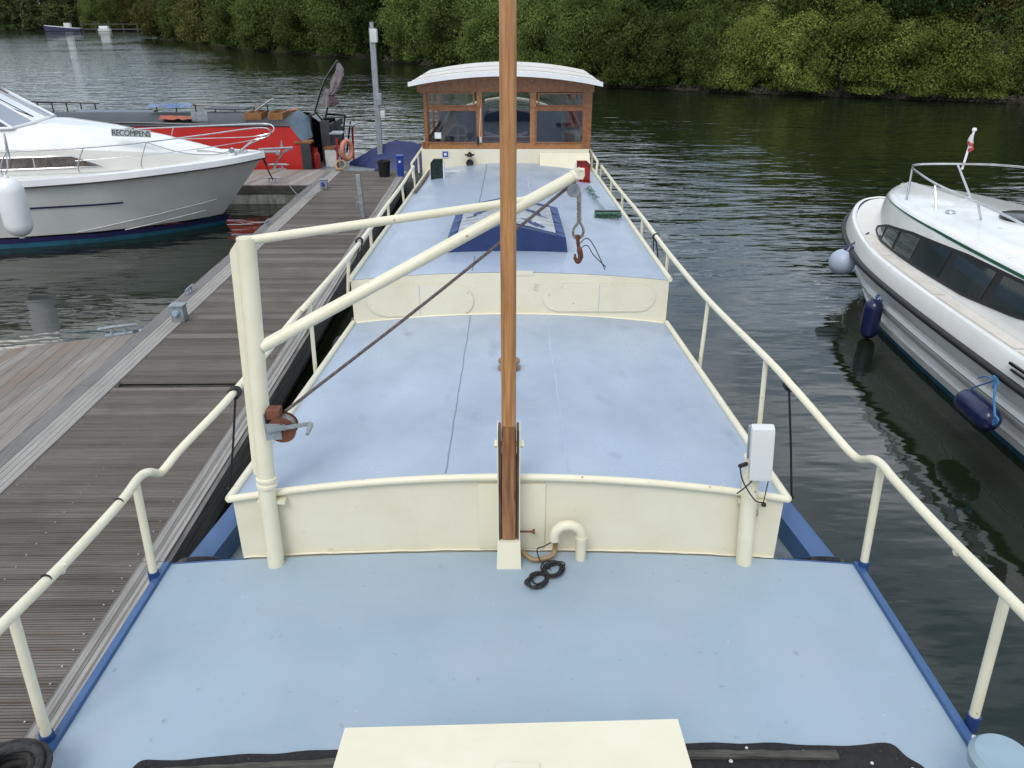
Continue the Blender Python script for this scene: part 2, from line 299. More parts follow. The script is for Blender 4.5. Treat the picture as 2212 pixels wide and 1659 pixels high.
# ================================================================== THE SETTING: water and banks
wm = bpy.data.materials.new('river_water'); wm.use_nodes = True; t = wm.node_tree; b = t.nodes['Principled BSDF']; n = t.nodes.new; l = t.links.new
b.inputs['Base Color'].default_value = (.009, .014, .006, 1); ins(b, 'Roughness', .03); ins(b, 'IOR', 1.6); ins(b, 'Specular IOR Level', .5)
g = n('ShaderNodeNewGeometry')
def wnoise(sc, st, det, amp, prev=None, rot=0.):
    mp = n('ShaderNodeMapping'); mp.inputs['Scale'].default_value = st; mp.inputs['Rotation'].default_value = (0, 0, rot); l(g.outputs['Position'], mp.inputs[0])
    a = n('ShaderNodeTexNoise'); a.inputs['Scale'].default_value = sc; a.inputs['Detail'].default_value = det; a.inputs['Roughness'].default_value = .55; l(mp.outputs[0], a.inputs['Vector'])
    m_ = n('ShaderNodeMath'); m_.operation = 'MULTIPLY_ADD'; l(a.outputs[0], m_.inputs[0]); m_.inputs[1].default_value = amp
    if prev is None: m_.inputs[2].default_value = 0
    else: l(prev, m_.inputs[2])
    return m_.outputs[0]
h = wnoise(.45, (.8, 1.6, 1), 2, .10, None, R(10)); h = wnoise(1.5, (.5, 1.7, 1), 2, .05, h, R(-8)); h = wnoise(4.5, (.55, 1.6, 1), 2, .008, h, R(6))
# calm and ruffled patches
pm = n('ShaderNodeTexNoise'); pm.inputs['Scale'].default_value = .06; pm.inputs['Detail'].default_value = 3; l(g.outputs['Position'], pm.inputs['Vector'])
pr = n('ShaderNodeMapRange'); l(pm.outputs[0], pr.inputs[0]); pr.inputs[1].default_value = .35; pr.inputs[2].default_value = .65; pr.inputs[3].default_value = .35; pr.inputs[4].default_value = 1.
bu = n('ShaderNodeBump'); bu.inputs['Distance'].default_value = 1.0; l(h, bu.inputs['Height']); ws = n('ShaderNodeSeparateXYZ'); l(g.outputs['Position'], ws.inputs[0]); wr = n('ShaderNodeMapRange'); wr.interpolation_type = 'SMOOTHSTEP'; l(ws.outputs[1], wr.inputs[0])
wr.inputs[1].default_value = 9; wr.inputs[2].default_value = 20; wr.inputs[3].default_value = .38; wr.inputs[4].default_value = 1.15   # sheltered between the boats, ruffled in the open channel
wmul = n('ShaderNodeMath'); wmul.operation = 'MULTIPLY'; l(pr.outputs[0], wmul.inputs[0]); l(wr.outputs[0], wmul.inputs[1]); l(wmul.outputs[0], bu.inputs['Strength']); l(bu.outputs[0], b.inputs['Normal'])
M['water'] = wm
o = build('water', MB().add([(-700, -120, 0), (400, -120, 0), (400, 700, 0), (-700, 700, 0)], [(0, 1, 2, 3)]), 'water'); tag(o, kind='structure')
SHORE = [(110, 5), (60, 28), (42, 36), (27.8, 44.2), (22, 47.2), (16.8, 49.9), (11.5, 52.5), (7, 55.3), (2.5, 61), (-2.5, 71), (-9.7, 86), (-20, 101), (-32.5, 116.7), (-46.8, 138.6), (-64, 172), (-86, 205), (-112, 262), (-150, 368), (-230, 374), (-330, 372), (-480, 360)]
def shore_frames():
    o = []
    for i, p in enumerate(SHORE):
        a = Vector(SHORE[max(0, i-1)]); c = Vector(SHORE[min(len(SHORE)-1, i+1)]); d = (c-a).normalized(); o.append((Vector(p), Vector((d.y, -d.x))))
    return o
mb = MB(); rows = []
for p, nn in shore_frames():
    nn = nn if nn.y > 0 or nn.x > 0 else -nn; row = []
    for off, z in ((-.6, -.5), (0, .05), (.5, .28), (2.5, .7), (12, 1.3), (60, 3), (160, 7)):
        q = p+nn*off*(1 if off < 20 else (.5 if p.x < -60 else 1)); row.append((q.x, q.y, z+random.uniform(-.05, .05)))
    rows.append(row)
mb.loft(rows); o = build('riverbank', mb, 'bank'); tag(o, kind='structure')

# ------------------------------------------------------------------ trees
def leafmesh(name, W, H, nc, nl, ls, mat_, droop=0., low=.0, seed=0):
    r = np.random.default_rng(seed); cs = []
    while len(cs) < nc:
        p = r.uniform(-1, 1, 3)
        q2 = p[0]**2+p[1]**2+max(0, p[2])**2
        if q2 < 1 and q2 > .12: cs.append(p)
    cs = np.array(cs); cen = np.stack([cs[:, 0]*W*.42, cs[:, 1]*W*.40, low+H*(.46+cs[:, 2]*.44)], 1)
    rad = r.uniform(.09, .21, nc)*W*(1.05-.25*np.abs(cs[:, 2]))
    idx = r.integers(0, nc, nl); d = r.normal(size=(nl, 3)); d /= np.linalg.norm(d, axis=1)[:, None]
    rr = rad[idx]*(.55+.5*r.random(nl)**.6); pos = cen[idx]+d*rr[:, None]*np.array([1, 1, .75]); pos[:, 2] -= droop*np.maximum(0, np.hypot(pos[:, 0], pos[:, 1])/W)*H*.6
    pos += r.normal(size=(nl, 3))*np.where(r.random(nl) < .16, .30, .05)[:, None]*W/5
    pos[:, 2] = np.maximum(pos[:, 2], .12+r.random(nl)*.3)
    nrm = d+r.normal(size=(nl, 3))*.75; nrm[:, 2] += .35; nrm /= np.linalg.norm(nrm, axis=1)[:, None]
    t1 = np.cross(nrm, r.normal(size=(nl, 3))); t1 /= np.linalg.norm(t1, axis=1)[:, None]; t2 = np.cross(nrm, t1)
    s_ = ls*r.uniform(.6, 1.4, nl)[:, None]
    v = np.stack([pos-t1*s_, pos-t2*s_*.5, pos+t1*s_, pos+t2*s_*.5], 1).reshape(-1, 3)
    me = bpy.data.meshes.new(name); me.vertices.add(nl*4); me.vertices.foreach_set('co', v.ravel()); me.loops.add(nl*4); me.loops.foreach_set('vertex_index', np.arange(nl*4, dtype=np.int32))
    me.polygons.add(nl); me.polygons.foreach_set('loop_start', np.arange(0, nl*4, 4, dtype=np.int32)); me.update(); me.validate(); me.materials.append(mat_); return me, cen
def limbs(name, W, H, cen, low, seed, r0=.12):
    r = random.Random(seed); mb = MB(); mb.tube(spl([(0, 0, -.3), (r.uniform(-.1, .1)*W, 0, H*.3), (r.uniform(-.1, .1)*W, r.uniform(-.1, .1)*W, H*.75+low)], 4), [r0*(1-.09*i) for i in range(9)], 7)
    for c in cen[:22]:
        c = Vector(c); z0 = r.uniform(.05, .5)*H; mb.tube(spl([(0, 0, z0), (c.x*.45, c.y*.45, z0*.5+c.z*.5), tuple(c)], 4), [r0*.42*(1-.1*i) for i in range(9)], 5)
    o = build(name, mb, 'bark'); me = o.data; bpy.data.objects.remove(o); me.name = name
    # build() recentred the mesh on its base: undo
    return me
def proto(i, W, H, nc, nl, ls, lm, droop, low):
    me, cen = leafmesh('crown', W, H, nc, nl, ls, lm, droop, low, 100+i)
    mb = limbs('trunk', W, H, cen, low, 200+i)
    return me, mb, W, H
PRO = {'willow': [proto(0, 5.6, 4.8, 60, 40000, .068, LEAF[0], .25, .1), proto(1, 5.0, 4.2, 54, 34000, .064, LEAF[0], .3, .1)],
       'mid': [proto(2, 5.8, 5.6, 60, 36000, .074, LEAF[1], .1, .2), proto(3, 5.2, 5.0, 56, 32000, .074, LEAF[1], .15, .2)],
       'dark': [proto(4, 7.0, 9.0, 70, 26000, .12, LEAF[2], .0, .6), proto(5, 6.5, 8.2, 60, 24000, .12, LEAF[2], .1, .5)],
       'olive': [proto(6, 6.0, 5.8, 60, 24000, .09, LEAF[3], .2, .2)]}
def tree(kind, k, x, y, s, sz, label, group, z=.4, name='tree'):
    me, tr, W, H = PRO[kind][k % len(PRO[kind])]
    r = thing(name, label, 'bush' if name == 'bush' else 'tree', (x, y, z), 0, group); a = random.uniform(0, 6.28)
    for nm, mm in (('trunk', tr), ('crown', me)):
        o = bpy.data.objects.new(nm, mm); COL.objects.link(o); o.parent = r; o.rotation_euler = (0, 0, a); o.scale = (s, s, sz)
    return r
def shore_at(u):
    """point where the water meets the bank in the direction of picture column u"""
    a = (u-CX)/F/cp*.97; best = None
    for i in range(len(SHORE)-1):
        p, q = Vector(SHORE[i]), Vector(SHORE[i+1])
        for k in range(20):
            r_ = p.lerp(q, k/20)
            if r_.y > 1:
                e = abs(r_.x/r_.y-a)
                if best is None or e < best[0]: best = (e, r_, (q-p).normalized())
    d = best[2]; nn = Vector((d.y, -d.x)); nn = nn if nn.y > 0 else -nn
    return best[1], nn
BANKTREES = [ # column, inland, kind, scale, zscale, label
 (2330, 1.5, 'mid', 1.1, 1.1, None), (2215, 1.7, 'olive', 1.0, 1.0, 'brownish drooping bush over the bank at the right edge of the picture'),
 (2110, 1.9, 'dark', .62, .62, 'dark open bush with bare twigs above the cruiser pulpit flag'),
 (2010, 1.3, 'willow', .80, .78, 'yellow-green bush just left of the bare dark gap at the far right bank'),
 (1915, 1.1, 'willow', .95, .95, 'broad low yellow-green willow above the bow of the right cruiser'),
 (1820, 1.0, 'willow', 1.05, 1.0, 'bright yellow-green willow midway along the right bank'),
 (1725, 1.1, 'willow', 1.12, 1.15, 'tallest yellow-green willow on the right bank'),
 (1635, 1.0, 'willow', 1.0, 1.1, 'rounded yellow-green bush leaning over roots on the right bank'),
 (1550, 1.0, 'willow', .9, 1.0, 'yellow-green bush a little right of the wheelhouse roof, second from it'),
 (1470, 1.1, 'mid', .85, .9, 'mid-green bush where the right bank starts to bend away'),
 (1385, 1.2, 'mid', .95, .85, 'low green bush touching the water beside the wheelhouse roof'),
 (1300, 1.2, 'mid', 1.0, 1.1, 'green bush directly behind the right corner of the wheelhouse roof'),
 (1220, 1.5, 'mid', 1.1, 1.2, 'green bush behind the wheelhouse roof, just right of the mast'),
 (1140, 1.5, 'mid', 1.2, 1.3, 'leafy bush straight behind the wooden mast'),
 (1060, 1.8, 'mid', 1.25, 1.2, 'mid-green bush just left of the mast above the wheelhouse roof'),
 (985, 2.0, 'mid', 1.5, 1.5, 'leafy tree with pale stems left of the wheelhouse roof'),
 (915, 2.0, 'mid', 1.4, 1.4, 'bushy tree between the grey pontoon pile and the wheelhouse'),
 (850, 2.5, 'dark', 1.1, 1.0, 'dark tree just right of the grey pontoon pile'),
 (785, 2.5, 'mid', 1.7, 1.8, 'green tree directly behind the top of the grey pontoon pile'),
 (715, 2.5, 'mid', 1.8, 1.9, 'round green tree above the folded parasol of the red narrowboat'),
 (650, 3, 'mid', 2.0, 2.0, 'broad green tree left of the folded parasol'),
 (590, 3, 'mid', 2.1, 2.2, 'light green tree above the stern end of the red narrowboat'),
 (540, 3, 'olive', 2.2, 2.3, 'olive tree where the wooded bank recedes upriver'),
 (495, 3, 'mid', 2.3, 2.4, 'green tree next to the olive willow on the point'),
 (455, 3.5, 'olive', 2.5, 2.6, 'golden-olive willow overhanging the water on the point'),
 (415, 3.5, 'olive', 2.6, 2.7, 'olive willow at the left tip of the wooded point'),
 (372, 4, 'mid', 2.8, 3.0, 'green tree last in line before the far shore'),
 (345, 4, 'mid', 2.8, 2.8, 'small green tree at the far end of the wooded point')]
for i, (u, off, kind, s, szz, lab) in enumerate(BANKTREES):
    p, nn = shore_at(u); q = p+nn*(off if u > 1100 else s*.8)
    if lab is None: continue
    tree(kind, i, q.x, q.y, s, szz, lab, 'bushes and trees along the far bank', .15, 'bush' if szz < 1.35 else 'tree')
# second and third rows: the dark wood behind
random.seed(11)
for row, (off, sc) in enumerate(((6.0, .95), (11.5, 1.1))):
    u = 2260+row*40
    while u > 340:
        p, nn = shore_at(u); D = math.hypot(p.x, p.y); q = p+nn*off*(.8 if D < 90 else 1.3)
        tall = float(np.interp(u, [340, 1050, 1500, 1680, 1780, 1950, 2030, 2260], [1.0, .85, .72, .95, 1.3, 1.25, .75, .75])); s = sc*(tall if D < 90 else min(2.2, D/85))*random.uniform(.92, 1.12)
        midgreen = random.random() < .3  # some trees get the mid-green leaf kind at random, the rest dark green
        tree('mid' if midgreen else 'dark', random.randrange(2), q.x, q.y, s*(1.45 if midgreen else 1), s*(1.6 if midgreen else 1), 'mid-green tree standing among the dark wood behind the waterside bushes' if midgreen else 'dark tree in the dense wood behind the waterside bushes',
             'green trees inside the wood' if midgreen else 'dark trees of the wood behind the bank', .7)
        u -= (3.4 if D < 90 else 6.5)*F/D*1.08
random.seed(19)
for k in range(20):
    u = 1180+k*55+random.uniform(-25, 25); p, nn = shore_at(u); q = p+nn*random.uniform(1.9, 3.4); kd = random.choice(['willow', 'mid', 'mid', 'olive'] if u > 1500 else ['mid', 'mid', 'olive', 'dark'])
    s_ = random.uniform(.45, .75)*(1 if kd != 'dark' else .6)
    tree(kd, k, q.x, q.y, s_, s_*random.uniform(1.25, 1.7)*(1.0 if kd != 'dark' else .8), 'narrow upright shoot of undergrowth rising between the rounded bushes of the right bank', 'undergrowth shoots on the right bank', .2, 'bush')
for k, u in enumerate((1275, 1490, 1780, 1985, 2075, 2150, 2185, 985, 690)):
    p, nn = shore_at(u); q = p+nn*.9; mb = MB(); rr_ = random.Random(k); sc_ = 1 if u > 1100 else 2
    for m_i in range(7):
        dx, dy = rr_.uniform(-1.3, 1.3)*sc_, rr_.uniform(-1.6, .2)*sc_; h_ = rr_.uniform(1.4, 4.2)*sc_; P = spl([(q.x, q.y, .2), (q.x+dx*.4, q.y+dy*.5, .2+h_*.45), (q.x+dx, q.y+dy, .2+h_)], 4); mb.tube(P, [.035*sc_*(1-.1*t_) for t_ in range(9)], 5)
        for t_ in range(3): b0_ = P[4+t_]; mb.tube([b0_, b0_+Vector((rr_.uniform(-.5, .5), rr_.uniform(-.5, .1), rr_.uniform(.2, .7)))*sc_], [.015*sc_, .006*sc_], 4)
    tag(build('bare_sapling', mb, 'twig'), 'leafless grey sapling stems standing in front of the bank foliage', 'sapling', 'bare saplings along the far bank')
# the far shore, a wood too distant to count
mb = []; allv = []
me0, cen0 = leafmesh('far', 1, 1, 30, 1, .1, LEAF[1])
vs = []
def wood(x0, x1, yb, seed):
    r = np.random.default_rng(seed); V = []; k = 70
    for i in range(k):
        cx = x0+(x1-x0)*(i+r.random())/k; Hh = r.uniform(17, 24); Ww = r.uniform(12, 18); nl = 4200
        d = r.normal(size=(nl, 3)); d /= np.linalg.norm(d, axis=1)[:, None]; cl = r.integers(0, 24, nl); cc_ = r.uniform(-1, 1, (24, 3))*np.array([Ww*.5, 3, Hh*.46]); cc_[:, 2] += Hh*.5
        pos = cc_[cl]+d*r.uniform(1.2, 3.2, nl)[:, None]; pos[:, 2] = np.maximum(pos[:, 2], .3); pos += np.array([cx, yb+r.uniform(0, 8), .2])
        a = r.normal(size=(nl, 3)); a /= np.linalg.norm(a, axis=1)[:, None]; b_ = np.cross(a, d); s_ = r.uniform(.35, .8, nl)[:, None]
        V.append(np.stack([pos-a*s_, pos-b_*s_*.6, pos+a*s_, pos+b_*s_*.6], 1).reshape(-1, 3))
    return np.concatenate(V)
V = wood(-420, -130, 374, 5); nq = len(V)//4
me = bpy.data.meshes.new('distant_wood'); me.vertices.add(nq*4); me.vertices.foreach_set('co', V.ravel()); me.loops.add(nq*4); me.loops.foreach_set('vertex_index', np.arange(nq*4, dtype=np.int32)); me.polygons.add(nq); me.polygons.foreach_set('loop_start', np.arange(0, nq*4, 4, dtype=np.int32)); me.update(); me.materials.append(leafmat('leaf_far', (.075, .105, .04), (.13, .15, .055), (.05, .075, .035)))
fo = bpy.data.objects.new('distant_wood', me); COL.objects.link(fo); tag(fo, 'distant wood on the far shore at the upper left, reading as one mass', 'wood', kind='stuff')
# bare roots and dead reeds along the waterline
mb = MB(); random.seed(5)
for k in range(2600):
    u = random.uniform(1290, 2260) if k < 1900 else random.uniform(560, 1290); p, nn = shore_at(u); m_ = 1 if u > 1290 else 1.6; q = p+nn*random.uniform(-.35, .7); s = random.uniform(.15, .5)*m_
    a = random.uniform(0, 6.28); z0 = random.uniform(.05, .45)*m_; x, y = q.x, q.y
    mb.tube([(x, y, z0), (x+math.cos(a)*s*.6, y-.12*s, z0*.8+random.uniform(-.05, .08)), (x+math.cos(a)*s*1.2, y-.35*s, max(-.02, z0*.25))], [.014*m_, .011*m_, .006*m_], 3, False)
tag(build('bare_roots', mb, 'twig'), 'tangle of bare grey roots and dead stems along the waterline', 'roots', kind='stuff')

# ================================================================== PONTOONS
DZ = .45
dock = thing('pontoon_walkway', 'long weathered grey ribbed-board walkway pontoon beside the blue barge', 'pontoon', (-3.55, 0, DZ), R(.83))
mb = MB(); y = -3.0
while y < 21.0:
    if not (7.66 < y+.07 < 7.74): mb.box(-.72, .84, y+.008, y+.132, -.028, 0)
    y += .14
build('ribbed_boards', mb, 'plankmain', dock)
for xa, xb, nm, mm in ((-1.12, -.975, 'outer_edge_board', 'plankedge2'), (-.968, -.727, 'inner_edge_board', 'plankedge'), (.847, .935, 'inner_edge_board', 'plankedge'), (.94, 1.02, 'outer_edge_board', 'plankedge')):
    mb = MB(); ys = [-3, 1.2, 4.6, 7.69, 11.2, 14.8, 18.2, 21.05]
    for a, c in zip(ys[:-1], ys[1:]): mb.box(xa, xb, a+.004, c-.004, -.04, .006)
    build(nm, mb, mm, dock)
mb = MB(); mb.box(1.022, 1.062, -3, 21.05, -.27, -.012); mb.box(-1.17, -1.125, -3, 21.05, -.25, -.01); build('fascia', mb, 'fascia', dock)
mb = MB(); mb.box(-1.05, 1.0, -3, 21, -.42, -.05); build('float', mb, 'dkwood', dock)
mb = MB(); yy = -.9
while yy < 12:
    for xx in (-.67, -.05, .79): mb.add([(xx-.005, yy-.005, .0012), (xx+.005, yy-.005, .0012), (xx+.005, yy+.005, .0012), (xx-.005, yy+.005, .0012)], [(0, 1, 2, 3)])
    yy += .14
o = build('screw_heads', mb, 'steel', dock); o['kind'] = 'stuff'
def cleat(parent, x, y, z, a=0, s=1.):
    m = Matrix.Translation((x, y, z)) @ Matrix.Rotation(a, 4, 'Z') @ Matrix.Scale(s, 4); mb = MB()
    mb.box(-.13, .13, -.035, .035, 0, .015, m, .004)
    for k in (-1, 1): mb.tube([m @ Vector((k*.07, 0, .01)), m @ Vector((k*.055, 0, .075))], .017*s, 8)
    mb.tube([m @ Vector(p) for p in spl([(-.19, 0, .082), (-.1, 0, .088), (0, 0, .09), (.1, 0, .088), (.19, 0, .082)], 3)], [.009*s]+[.017*s]*11+[.009*s], 8)
    return build('cleat', mb, 'galv', parent)
cleat(dock, -1.06, 10.9, .006, R(90), .9); cleat(dock, -1.06, 15.1, .006, R(90), .9)
def servicebox(parent, x, y, s, plug):
    mb = MB(); mb.box(x-.075*s, x+.075*s, y-.06*s, y+.06*s, .006, .19*s, None, .008); mb.box(x-.085*s, x+.085*s, y-.075*s, y+.07*s, .19*s, .205*s, None, .004); o = build('power_outlet', mb, 'galv', parent)
    mb = MB(); mb.lathe([(.0, 0), (.042*s, 0), (.042*s, .02), (.03*s, .035), (.028*s, .05), (0, .05)], (x-.01, y-.062*s, .11*s), (0, -1, .15), 14); build('socket', mb, plug, o)
p = Pz(386, 692, DZ); servicebox(dock, p.x+3.55+.0145*p.y+.03, p.y, 1.15, 'bluelight')
p = Pz(699, 408, DZ); servicebox(dock, p.x+3.55+.0145*p.y+.02, p.y, 1.15, 'bluebox')
# near finger
A = R(0)
fing = thing('finger_pontoon', 'near finger pontoon of rust-stained grey boards at the left edge', 'pontoon', (-4.8, 6, DZ-.03))
mb = MB(); e0 = Vector((-4.76, 9.40)); ed = Vector((-1.56, -.63)).normalized(); pd = Vector((-.078, .997)); k = 0
xx = 0.0
while xx < 5.5:
    a = e0+ed*xx; c = e0+ed*(xx+.15); Ln = 6.2
    mb.prism([(a.x, a.y), (a.x+pd.x*-Ln, a.y-pd.y*Ln), (c.x-pd.x*Ln, c.y-pd.y*Ln), (c.x, c.y)][::-1], DZ-.055, DZ-.03); xx += .156
build('boards', mb, 'plankfing', fing)
mb = MB(); q = [e0+Vector((-.02, -.05)), e0+ed*5.5+Vector((0, -.05))]; mb.prism([(q[0].x, q[0].y), (q[0].x+.35, q[0].y-5), (q[1].x+.35, q[1].y-5), (q[1].x, q[1].y)], -.1, DZ-.06); build('float', mb, 'dkwood', fing)
p = Pz(256, 724, DZ-.03); c_ = cleat(fing, p.x, p.y+.02, DZ-.03, math.atan2(.63, 1.56), 1.25)
for me_ in (c_.data,): pass
for v in c_.data.vertices: pass
def world_child(o, parent): pass
for u_, v_, a_ in ((311, 714, .3), (14, 977, .2)):
    p = Pz(u_, v_, DZ-.03); mb = MB(); mb.box(-.055, .055, -.035, .035, .001, .008, Matrix.Translation(p) @ Matrix.Rotation(a_, 4, 'Z')); o = build('number_plate', mb, 'white', fing)
    for k in range(3): mb = MB(); mb.box(-.025+.017*k, -.015+.017*k, -.014, .014, .009, .0105, Matrix.Translation(p) @ Matrix.Rotation(a_, 4, 'Z')); 
# far finger
ff = thing('finger_pontoon', 'far finger pontoon with concrete float between white cruiser and red narrowboat', 'pontoon', (-5, 19.2, DZ))
mb = MB(); x = -4.98
while x > -16: mb.prism([(x, 19.15), (x+.25, 21.3), (x+.11, 21.3), (x-.14, 19.15)], DZ-.03, DZ); x -= .146
build('boards', mb, 'plankfar', ff)
mb = MB(); mb.box(-16, -4.9, 19.08, 19.14, DZ-.2, DZ-.01); build('fascia', mb, 'dkwood', ff)
mb = MB(); mb.box(-16, -4.85, 19.10, 21.2, -.4, DZ-.21); build('float', mb, 'concrete', ff)
def fixcleat(o, parent):  # cleat() writes local coordinates; ff/fing have plain origins handled by build
    return o
p = Pz(603, 366, DZ); cleat(ff, p.x, p.y, DZ, 0, 1.5); p = Pz(589, 394, DZ); cleat(ff, p.x, p.y, DZ, 0, 1.3)
# pile, short post, bucket, blue pedestal
pile = thing('mooring_pile', 'tall grey steel pile with pale boxes at the end of the walkway', 'pile', (-3.55, 20.9, DZ))
b0 = Pz(823, 352, DZ); y0 = b0.y; tp = Py(803, 60, y0)
mb = MB(); mb.bar(b0, tp, .14, .14, (0, 1, 0)); mb.box(tp.x-.045, tp.x+.045, y0-.045, y0+.045, tp.z, tp.z+.14); build('pile_shaft', mb, 'galv', pile)
for v0, v1, dx, wd in ((90, 60, .06, .3),): 
    a = Py(807, 92, y0-.1); mb = MB(); mb.box(a.x-.085, a.x+.095, y0-.12, y0+.1, a.z, a.z+.33, None, .03); build('lamp_housing', mb, 'lamp', pile)
a = Py(818, 228, y0-.1); mb = MB(); mb.box(a.x-.06, a.x+.09, y0-.14, y0+.08, a.z, a.z+.31, None, .03); build('junction_box', mb, 'galv', pile)
a = Py(826, 255, y0-.1); mb = MB(); mb.box(a.x-.04, a.x+.08, y0-.16, y0-.02, a.z, a.z+.19, None, .02); build('junction_box', mb, 'lamp', pile)
b0 = Pz(785, 470, DZ); tp = Py(773, 377, b0.y)
sp_ = thing('dock_post', 'short leaning grey post with a tap on the walkway', 'post', b0)
mb = MB(); mb.bar(b0, tp, .085, .085, (0, 1, 0), .01); build('post_shaft', mb, 'galv', sp_)
a = Py(766, 437, b0.y); mb = MB(); mb.tube([a+Vector((.14, 0, 0)), a+Vector((.05, 0, 0)), a+Vector((.04, 0, -.1))], .018, 8); mb.tube([a+Vector((.05, 0, 0)), a+Vector((.05, 0, .09))], .008, 6); mb.bar(a+Vector((0, 0, .09)), a+Vector((.1, 0, .09)), .02, .015); build('tap', mb, 'galv', sp_)
b0 = Pz(831, 381, DZ); mb = MB(); mb.lathe([(.0, 0), (.135, 0), (.165, .34), (.175, .35), (.18, .40), (.165, .40), (.155, .36), (.14, .03), (0, .03)], b0, n=20); tag(build('bucket', mb, 'bin'), 'black plastic bucket standing at the foot of the tall grey pile', 'bucket')
b0 = Pz(866, 381, DZ); bp = thing('service_pedestal', 'slim blue service pedestal next to the black bucket', 'pedestal', b0)
mb = MB(); mb.box(b0.x-.08, b0.x+.08, b0.y-.07, b0.y+.07, DZ, DZ+.47, None, .012); build('pedestal_body', mb, 'bluebox', bp)
mb = MB(); mb.box(b0.x-.10, b0.x+.10, b0.y-.09, b0.y+.09, DZ+.47, DZ+.54, None, .02); build('pedestal_cap', mb, 'bluebox', bp); mb = MB(); mb.lathe([(0, 0), (.03, 0), (.03, .01), (0, .01)], (b0.x, b0.y-.07, DZ+.38), (0, -1, 0), 12); build('pedestal_disc', mb, 'white', bp)
# covered dinghy beyond the pontoon end
cd = thing('covered_dinghy', 'low dinghy under a blue tarpaulin beyond the end of the walkway', 'boat', (-3.6, 22.6, 0))
secs = []
for s_, hw, hz in ((-4.65, .05, .5), (-4.3, .4, .68), (-3.8, .7, .95), (-3.3, .8, 1.1), (-2.8, .75, 1.05), (-2.3, .65, .85), (-2.0, .45, .6)):
    secs.append([(s_, 22.6-hw, .30), (s_, 22.6-hw*.92, .42), (s_+.04*math.sin(s_*9), 22.6-hw*.45, .42+(hz-.48)*.5), (s_, 22.6, hz-.06), (s_-.04*math.sin(s_*7), 22.6+hw*.45, .42+(hz-.48)*.5), (s_, 22.6+hw*.92, .42), (s_, 22.6+hw, .30)])
build('tarpaulin', MB().loft(secs, True, True, True), 'tarp', cd)
secs = [[(s_, 22.6-hw, .32), (s_, 22.6-hw*.8, -.15), (s_, 22.6+hw*.8, -.15), (s_, 22.6+hw, .32)] for s_, hw in ((-4.95, .05), (-4.4, .5), (-3.6, .85), (-2.0, .6))]
build('hull', MB().loft(secs, True, True, True), 'galv', cd)

# ================================================================== THE BARGE
barge = thing('barge', 'long blue-grey decked barge with cream coachroofs, wooden mast and mahogany wheelhouse', 'barge', (0, 3.5, 0))
HW = 1.53; XO = -.02
def fz(x): return camber(min(abs(x), 1.95), 1.95, 1.27, 1.36)
# hull
ST = [(-3.0, .05, 1.45), (-2.5, .75, 1.40), (-1.8, 1.3, 1.34), (-.8, 1.72, 1.29), (.6, 1.93, 1.25), (2.2, 2.0, 1.24), (3.56, 2.0, 1.24)]
S2 = [(3.56, 1.98, 1.10), (4.5, 1.90, 1.05), (6, 1.76, .93), (8, 1.67, .85), (14, 1.64, .80), (18, 1.6, .85), (20.5, 1.2, 1.0), (21.6, .3, 1.1)]
mb = MB()
def hsec(s): y, x, z = s; return [(x, y, z), (x*1.0, y, z-.12), (x*.97, y, .3), (x*.86, y, -.5), (-x*.86, y, -.5), (-x*.97, y, .3), (-x, y, z-.12), (-x, y, z)]
mb.loft([hsec(s) for s in ST], True, True, True); mb.loft([hsec(s) for s in S2], True, True, True); build('hull', mb, 'hull', barge)
# blue gunwale strips, foredeck side and side deck
for sgn in (-1, 1):
    mb = MB(); secs = []
    for y, x, z in ST[1:]:
        x = x*sgn; i = -sgn; secs.append([(x+.02*sgn, y, z-.14), (x+.02*sgn, y, z+.01), (x+.008*sgn, y, z+.042), (x+.034*i, y, z+.05), (x+.045*i, y, z+.01)])
    mb.loft(secs, False, True, True); build('foredeck_edge', mb, 'blue', barge)
    mb = MB(); secs = []
    for y, x, z in S2[:-1]:
        x = x*sgn; i = -sgn; secs.append([(x+.03*sgn, y, z-.16), (x+.03*sgn, y, z+.03), (x+.0*i, y, z+.05), (x+.13*i, y, z+.05), (x+.14*i, y, z-.17)])
    mb.loft(secs, False, True, True); build('gunwale', mb, 'blue', barge)
    mb = MB(); secs = [[((x-.1)*sgn, y, z-.1), (1.45*sgn, y, z-.09)] for y, x, z in S2[:5]]; mb.loft(secs, False); build('side_deck', mb, mat('worn_side_deck', (.20, .25, .30), (.12, .14, .15), .7, 5), barge)
# foredeck
mb = MB(); secs = []
for i in range(25):
    y = -2.4+i*(3.555+2.4)/24; hw = np.interp(y, [s[0] for s in ST], [s[1] for s in ST])-.035
    secs.append([(x*hw, y, fz(x*1.95)+.03*max(0, -y)) for x in np.linspace(-1, 1, 17)])
mb.loft(secs); 
mb.loft([[(x*1.96, 3.556, fz(x*1.95)) for x in np.linspace(-1, 1, 17)], [(x*1.96, 3.556, 1.0) for x in np.linspace(-1, 1, 17)]], False); build('foredeck', mb, 'deck', barge)
mb = MB(); mb.tube([(x*1.97, 3.57, fz(x*1.95)-.035) for x in np.linspace(-1, -.78, 6)], .028, 8); mb.tube([(x*1.97, 3.57, fz(x*1.95)-.035) for x in np.linspace(.78, 1, 6)], .028, 8); build('deck_lip', mb, 'blue', barge)
for sg in (-1, 1):
    mb = MB(); mb.tube(spl([(sg*1.70, 3.66, 1.19), (sg*1.78, 3.63, 1.235), (sg*1.9, 3.62, 1.235), (sg*1.97, 3.66, 1.18)], 5), .03, 8); build('rope_lead', mb, 'blackgl', barge)
XS = np.linspace(-1, 1, 25)
